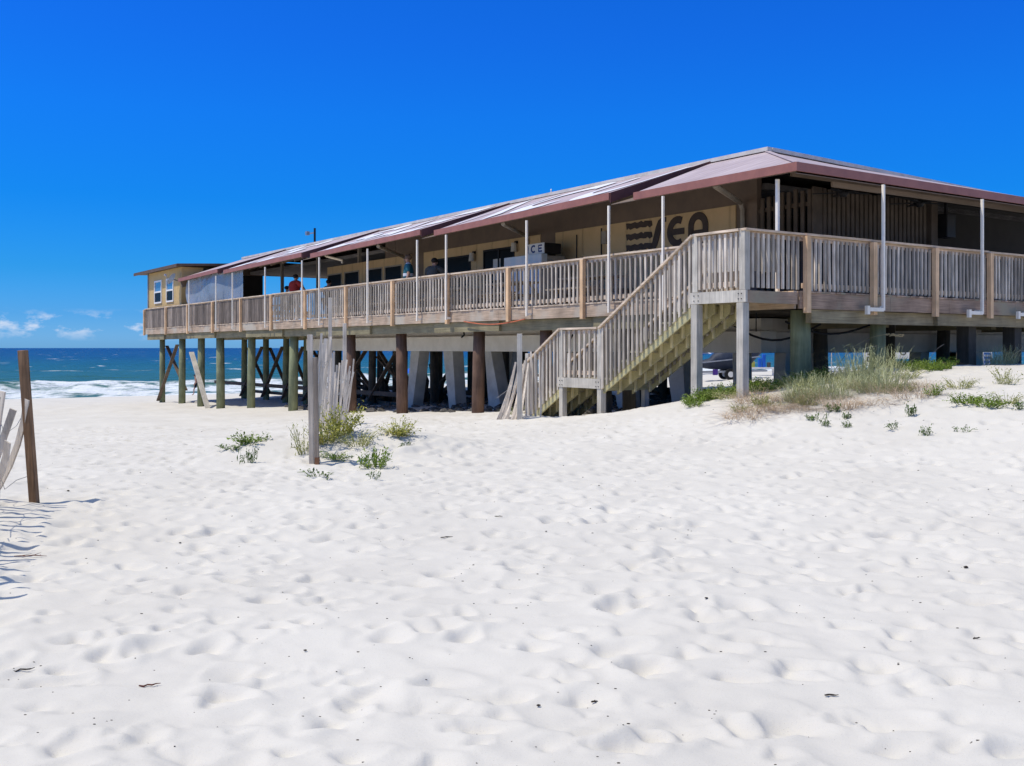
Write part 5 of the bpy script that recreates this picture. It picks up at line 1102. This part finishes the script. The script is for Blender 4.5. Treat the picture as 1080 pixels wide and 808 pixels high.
def tuft(n=260, r=.5, h=.6, seed=0, droop=.5, w=.006):
    rd = random.Random(seed); m = MB()
    for q in range(n):
        t = rd.uniform(0, 2 * pi); rr_ = r * sqrt(rd.random()) * .6; p0 = Vector((cos(t) * rr_, sin(t) * rr_, -.03)); t2 = t + rd.gauss(0, .8); hh = h * rd.uniform(.35, 1.05); out_ = r * rd.uniform(.1, 1) * droop
        d = Vector((cos(t2), sin(t2), 0)); sd = Vector((-sin(t2), cos(t2), 0)) * w
        pts = [p0, p0 + d * out_ * .25 + ZV * hh * .55, p0 + d * out_ * .65 + ZV * hh * .95, p0 + d * out_ * 1.25 + ZV * hh * rd.uniform(.75, 1.05)]
        for k in range(3):
            w0 = 1 - k * .3; w1 = 1 - (k + 1) * .3
            m.poly([pts[k] - sd * w0, pts[k] + sd * w0, pts[k + 1] + sd * w1, pts[k + 1] - sd * w1])
    return m
PROTO = {}
def proto(key, mb, mat):
    me = bpy.data.meshes.new(key); me.from_pydata([tuple(v) for v in mb.v], [], mb.f); me.materials.append(M[mat]); PROTO[key] = me
for s in range(3):
    proto('vine_bright%d' % s, leafy(420, .5, .20, .055, .8, s), 'leaf_bright'); proto('vine_dark%d' % s, leafy(120, .28, .12, .06, .8, 10 + s), 'leaf_dark')
    proto('olive%d' % s, leafy(380, .45, .24, .04, .9, 20 + s), 'leaf_olive'); proto('yellow%d' % s, leafy(620, .42, .36, .055, .9, 30 + s), 'leaf_yellow')
    proto('oats%d' % s, tuft(210, .62, .62, 40 + s, 1.1, .005), 'grass_green'); proto('dry%d' % s, tuft(150, .6, .2, 50 + s, 1.3, .0045), 'grass_dry'); proto('sparse%d' % s, leafy(45, .4, .07, .05, .5, 60 + s), 'leaf_dark')
def plant(name, key, px, py, sx_, sz, label, cat, group=None, pos=None):
    p = pos or GP(px, py); o = bpy.data.objects.new(name, PROTO[key]); COL.objects.link(o); o.location = (p.x, p.y, p.z - .01); o.rotation_euler = (0, 0, random.uniform(0, 6.28)); o.scale = (sx_, sx_, sz)
    return tag(o, label, cat, group)
VL = 'beach vines creeping on the sand'
for i_, (nme, key, px, py, a_, b_, lab, cat) in enumerate([
    ('beach_vine', 'vine_bright0', 262, 468, .75, .8, 'bright green vine patch left of the middle fence on the mound', 'vine'),
    ('beach_vine', 'vine_dark0', 243, 474, .7, .6, 'small dark vine at the left end of the bright patch on the mound', 'vine'),
    ('beach_vine', 'vine_dark1', 262, 488, .45, 1.4, 'small upright dark green sprig below the vine patch left of the middle fence', 'vine'),
    ('beach_shrub', 'vine_bright1', 396, 493, .62, 1.2, 'bright green shrub right of the foot of the middle fence post', 'shrub'),
    ('beach_shrub', 'yellow0', 420, 459, .78, .75, 'pale yellow green shrub on the sand right of the middle fence', 'shrub'),
    ('beach_shrub', 'yellow1', 356, 458, .9, 1.15, 'yellow flowering shrub growing among the slats of the middle fence', 'shrub'),
    ('beach_shrub', 'yellow2', 343, 468, .7, .9, 'yellow green shrub at the front slats of the middle fence', 'shrub'),
    ('beach_shrub', 'olive1', 378, 470, .8, 1.0, 'olive shrub behind the fallen slats of the middle fence', 'shrub'),
    ('beach_shrub', 'olive0', 322, 478, .55, 1.6, 'thin olive shrub against the left side of the middle fence', 'shrub'),
    ('beach_vine', 'vine_bright2', 352, 485, .6, .5, 'green vine in the shadow right of the middle fence post', 'vine'),
    ('beach_vine', 'sparse0', 340, 503, .9, 1.2, 'sparse dark creeping twig just below the middle fence', 'vine'),
    ('beach_vine', 'sparse1', 395, 505, .5, 1.2, 'tiny sparse creeper right of the twig below the middle fence', 'vine'),
    ('beach_vine', 'sparse2', 432, 470, .6, 1.2, 'sparse creeper below the pale shrub right of the middle fence', 'vine'),
    ('beach_shrub', 'olive2', 536, 437, .65, .9, 'olive shrub behind the fence slats at the foot of the stairs', 'shrub'),
    ('beach_shrub', 'olive0', 558, 434, .5, .7, 'small olive shrub under the lower stair rail', 'shrub'),
    ('beach_vine', 'sparse1', 862, 443, .5, 1.5, 'single dark sprig on the open sand below the dry twigs', 'vine'),
    ('beach_vine', 'vine_dark2', 868, 449, .42, .8, 'lowest dark leafed vine left of the trio under the dune grass', 'vine'),
    ('beach_vine', 'vine_dark0', 855, 441, .35, .7, 'small dark vine leftmost under the dune grass', 'vine'),
    ('beach_vine', 'vine_dark1', 892, 441, .45, .8, 'dark vine in the middle of the group under the dune grass', 'vine'),
    ('beach_vine', 'vine_dark2', 891, 451, .38, .7, 'lowest right dark vine of the group under the dune grass', 'vine'),
    ('beach_vine', 'vine_dark0', 879, 434, .5, 1.0, 'tall dark vine close under the dune grass edge', 'vine'),
    ('beach_vine', 'sparse2', 946, 452, .7, 1.2, 'dark zigzag creeper on the bare sand below the reddish grass', 'vine'),
    ('beach_vine', 'vine_dark1', 960, 438, .5, 1.2, 'dark leafy vine trailing down from the reddish grass', 'vine'),
    ('beach_vine', 'vine_dark2', 979, 459, .42, .8, 'lone dark green vine low on the right sand', 'vine'),
    ('beach_vine', 'sparse0', 1013, 456, .55, 1.0, 'small dark creeper right of the lone low vine', 'vine'),
    ('beach_vine', 'vine_bright0', 986, 417, .42, .9, 'round dark green clump on the dune slope left of the olive clump', 'vine'),
    ('beach_shrub', 'olive1', 1013, 409, .78, .85, 'olive clump near the top of the right dune slope', 'shrub'),
    ('beach_shrub', 'olive2', 1062, 405, .6, 1.2, 'olive clump at the upper right edge of the dune', 'shrub'),
    ('beach_shrub', 'vine_bright1', 1018, 426, .75, .8, 'yellow green vine clump in the middle of the right dune slope, left half', 'vine'),
    ('beach_shrub', 'vine_bright2', 1042, 429, .65, .8, 'yellow green vine clump in the middle of the right dune slope, right half', 'vine'),
    ('beach_shrub', 'olive0', 1062, 426, .6, .7, 'olive creeper at the right end of the yellow green vines', 'shrub'),
    ('beach_vine', 'vine_dark0', 1077, 432, .4, 1.0, 'small dark vine at the right edge of the picture', 'vine'),
    ('dry_tuft', 'dry0', 984, 388, .7, .8, 'grey brown dry tuft on the crest between the green grass and olive clump', 'grass tuft'),
    ('dry_tuft', 'dry1', 820, 432, .55, .5, 'pale dry twiggy tuft on the sand below the vine slope', 'grass tuft'),
    ('dry_tuft', 'dry2', 842, 429, .45, .5, 'small pale dry tuft right of the twiggy one below the vine slope', 'grass tuft'),
    ('sea_oats', 'oats0', 905, 402, 1.0, 1.0, 'large grey green sea oats clump on the left of the dune crest', 'sea oats'),
    ('sea_oats', 'oats1', 925, 398, 1.05, 1.05, 'tallest grey green sea oats clump in front of the green pile', 'sea oats'),
    ('sea_oats', 'oats2', 935, 412, .9, .8, 'lower grey green sea oats clump spilling down the dune', 'sea oats'),
    ('sea_oats', 'oats0', 1058, 384, .75, .8, 'dry topped sea oats clump right of the square dark pile', 'sea oats'),
    ('sea_oats', 'oats2', 1048, 383, .6, .6, 'small sea oats clump just right of the square dark pile', 'sea oats'),
    ('sea_oats', 'oats1', 880, 412, .8, .6, 'short sea oats clump left of the large ones', 'sea oats')]):
    plant(nme, key, px, py, a_, b_, lab, cat, {'vine': VL, 'shrub': 'shrubs on the sand', 'grass tuft': 'dry tufts', 'sea oats': 'sea oats on the dune'}[cat])
def cover(name, label, cat, items, mats):      # ground cover nobody could count
    big = {}
    for key, px, py, s, sz in items:
        p = GP(px, py); an_ = random.uniform(0, 6.28); me = PROTO[key]
        co_ = np.empty(len(me.vertices) * 3, np.float32); me.vertices.foreach_get('co', co_); co_ = co_.reshape(-1, 3); c_, s_ = cos(an_), sin(an_)
        q = np.stack([(co_[:, 0] * c_ - co_[:, 1] * s_) * s + p.x, (co_[:, 0] * s_ + co_[:, 1] * c_) * s + p.y, co_[:, 2] * sz + p.z - .01], 1)
        V_, F_ = big.setdefault('all', ([], [])); off = len(V_); V_ += q.tolist(); F_ += [tuple(v + off for v in pl_.vertices) for pl_ in me.polygons]
    V_, F_ = big['all']; me = bpy.data.meshes.new(name); me.from_pydata(V_, [], F_); me.materials.append(M[mats]); o = bpy.data.objects.new(name, me); COL.objects.link(o); tag(o, label, cat, kind='stuff')
def crest(px): return np.interp(px, [690, 735, 785, 830, 870, 950, 1000], [427, 424, 412, 404, 398, 386, 380])
cover('ground_vines', 'bright green vines creeping along the foot of the dune by the stair posts', 'vines', [('vine_bright%d' % (i_ % 3), px, crest(px) + random.uniform(-2, 5), random.uniform(.4, .7), random.uniform(.5, 1.1)) for i_, px in enumerate(np.linspace(728, 870, 34))] + [('vine_bright%d' % (i_ % 3), px, 388 + random.uniform(-3, 4), .5, .9) for i_, px in enumerate(np.linspace(948, 1000, 12))], 'leaf_bright')
cover('olive_ground_cover', 'olive ground cover mixed through the dune grass', 'ground cover', [('olive%d' % (i_ % 3), random.uniform(770, 955), 0, random.uniform(.4, .8), random.uniform(.4, .9)) for i_ in range(0)] + [('olive%d' % (i_ % 3), px, crest(px) + 3 + random.random() ** 1.2 * 26, random.uniform(.35, .8), random.uniform(.4, .9)) for i_, px in enumerate([random.uniform(765, 965) for _ in range(24)])], 'leaf_olive')
cover('green_dune_grass', 'thin grey green grass blades mixed through the dune cover', 'grass', [('oats%d' % (i_ % 3), px, crest(px) + 2 + random.random() * 24, random.uniform(.5, .8), random.uniform(.35, .6)) for i_, px in enumerate([random.uniform(810, 960) for _ in range(8)])], 'grass_green')
cover('twiggy_ground_cover', 'bare grey twigs and runners at the lower edge of the dune cover', 'ground cover', [('dry%d' % (i_ % 3), px, crest(px) + 20 + random.random() * 14, random.uniform(.4, .7), random.uniform(.15, .3)) for i_, px in enumerate([random.uniform(785, 985) for _ in range(16)])], 'fence_slat')
cover('dry_dune_grass', 'tan and reddish dry grass spread over the dune front', 'grass', [('dry%d' % (i_ % 3), px, crest(px) + 2 + random.random() * 34, random.uniform(.5, 1.0), random.uniform(.5, 1.1)) for i_, px in enumerate([random.uniform(785, 985) for _ in range(22)])], 'grass_dry')
# arching seed stalks
def stalk(px, py, tip, bendpt, label, seed=True):
    p = GP(px, py); d = p.y; t = thing('sea_oat_stalk', p, label, 'grass stalk', 'sea oat stalks'); pts = []; P1 = up(*bendpt, d); P2 = up(*tip, d)
    for q in range(11): u = q / 10; pts.append(p * (1 - u) ** 2 + P1 * (2 * u * (1 - u)) + P2 * u * u)
    m = MB(); m.tube(pts, [.007 - .0045 * q / 10 for q in range(11)], 5); m.build('stem', M['seed'] if seed else M['grass_dry'], t)
    if seed:
        m = MB()
        for q in range(34):
            u = .80 + .2 * q / 34; c = p * (1 - u) ** 2 + P1 * (2 * u * (1 - u)) + P2 * u * u + Vector((random.uniform(-.02, .02), 0, random.uniform(-.035, .015))); m.ico(c, .016, (1.4, .4, .7), 5, 3)
        m.build('seed_head', M['seed'], t)
stalk(878, 392, (954, 354), (905, 345), 'long arching sea oat stalk with golden seed head before the green pile')
stalk(893, 395, (925, 365), (900, 366), 'shorter bare arching stalk inside the seed head curve', False); stalk(978, 380, (996, 363), (982, 370), 'short leaning stalk right of the big clump', False); stalk(1062, 384, (1078, 369), (1068, 372), 'bent dry stalk at the right edge of the dune', False)

# ================================================================== DEBRIS ON THE SAND
def bit(px, py, L_, kind, label, ang=None, red=False):
    p = GP(px, py); ang = random.uniform(0, 3) if ang is None else ang; d = Vector((cos(ang), sin(ang), 0)); m = MB()
    if kind == 'twig':
        pd = Vector((-d.y, d.x, 0)); ks = [p + d * L_ * (k / 5 - .5) + pd * random.uniform(-.10, .10) * L_ + ZV * (.006 + random.uniform(0, .05) * L_) for k in range(6)]; m.tube(ks, [.003, .0045, .0035, .004, .0025, .0015], 6)
        for k in (1, 3, 4):
            if random.random() < .75: e_ = ks[k] + (d * random.uniform(-.1, .3) + pd * random.choice((-1, 1)) * random.uniform(.12, .3)) * L_; m.tube([ks[k], e_ + ZV * .01 * random.random()], [.0025, .001], 5)
    else: m.ico(p + ZV * .008, L_ / 2, (1, .6, .45), 9, 6, .15)
    tag(m.build('twig' if kind == 'twig' else 'pebble', M['twig_red'] if red else M['twig'], smooth=kind != 'twig', loc=p), label, kind)
bit(158, 722, .09, 'twig', 'reddish twig with small fork on the near sand at lower left', .4, True); bit(1019, 599, 0.033, 'pebble', 'dark pebble on the sand at the right'); bit(180, 492, 0.054, 'pebble', 'dark flat pebble left of the small mound')
bit(24, 707, .10, 'twig', 'thin pale twig at the left edge of the near sand', .5); bit(526, 545, .07, 'twig', 'small dark twig in the middle distance sand', .1); bit(471, 567, .10, 'twig', 'thin twig left of the middle twig', .5)
bit(190, 574, 0.021, 'pebble', 'tiny dark pebble below the small mound'); bit(576, 562, 0.018, 'pebble', 'tiny dark pebble in mid sand right of the twig'); bit(745, 634, 0.021, 'pebble', 'tiny upright dark chip right of the picture centre'); bit(568, 745, 0.018, 'pebble', 'tiny dark chip on the near sand at the bottom centre')
bit(32, 588, .22, 'twig', 'long dry twig lying by the fence shadows', .1, True); bit(72, 518, 0.030, 'pebble', 'dark round pebble right of the leaning brown post'); bit(877, 733, .06, 'twig', 'thin short twig on the near sand at lower right', .0); bit(1030, 672, .05, 'twig', 'thin curved twig at the right of the near sand', .4)
bit(322, 687, 0.018, 'pebble', 'tiny dark chip below the mound on the near sand'); bit(627, 735, .03, 'twig', 'tiny twig chip bottom centre', .3)
m = MB()
for q in range(520):
    d = math.exp(random.uniform(math.log(3.3), math.log(22))); x = random.uniform(-.52, .52) * d; z = G(x, d); s = random.uniform(.0012, .0036) * (1 + d * .09)
    m.ico((x, d, z + s * .3), s, (random.uniform(.7, 2.0), .8, .5), 5, 3)
tag(m.build('beach_litter', M['twig']), 'tiny dark specks of plant litter scattered over the sand', 'litter', kind='stuff')
bpy.context.view_layer.update()
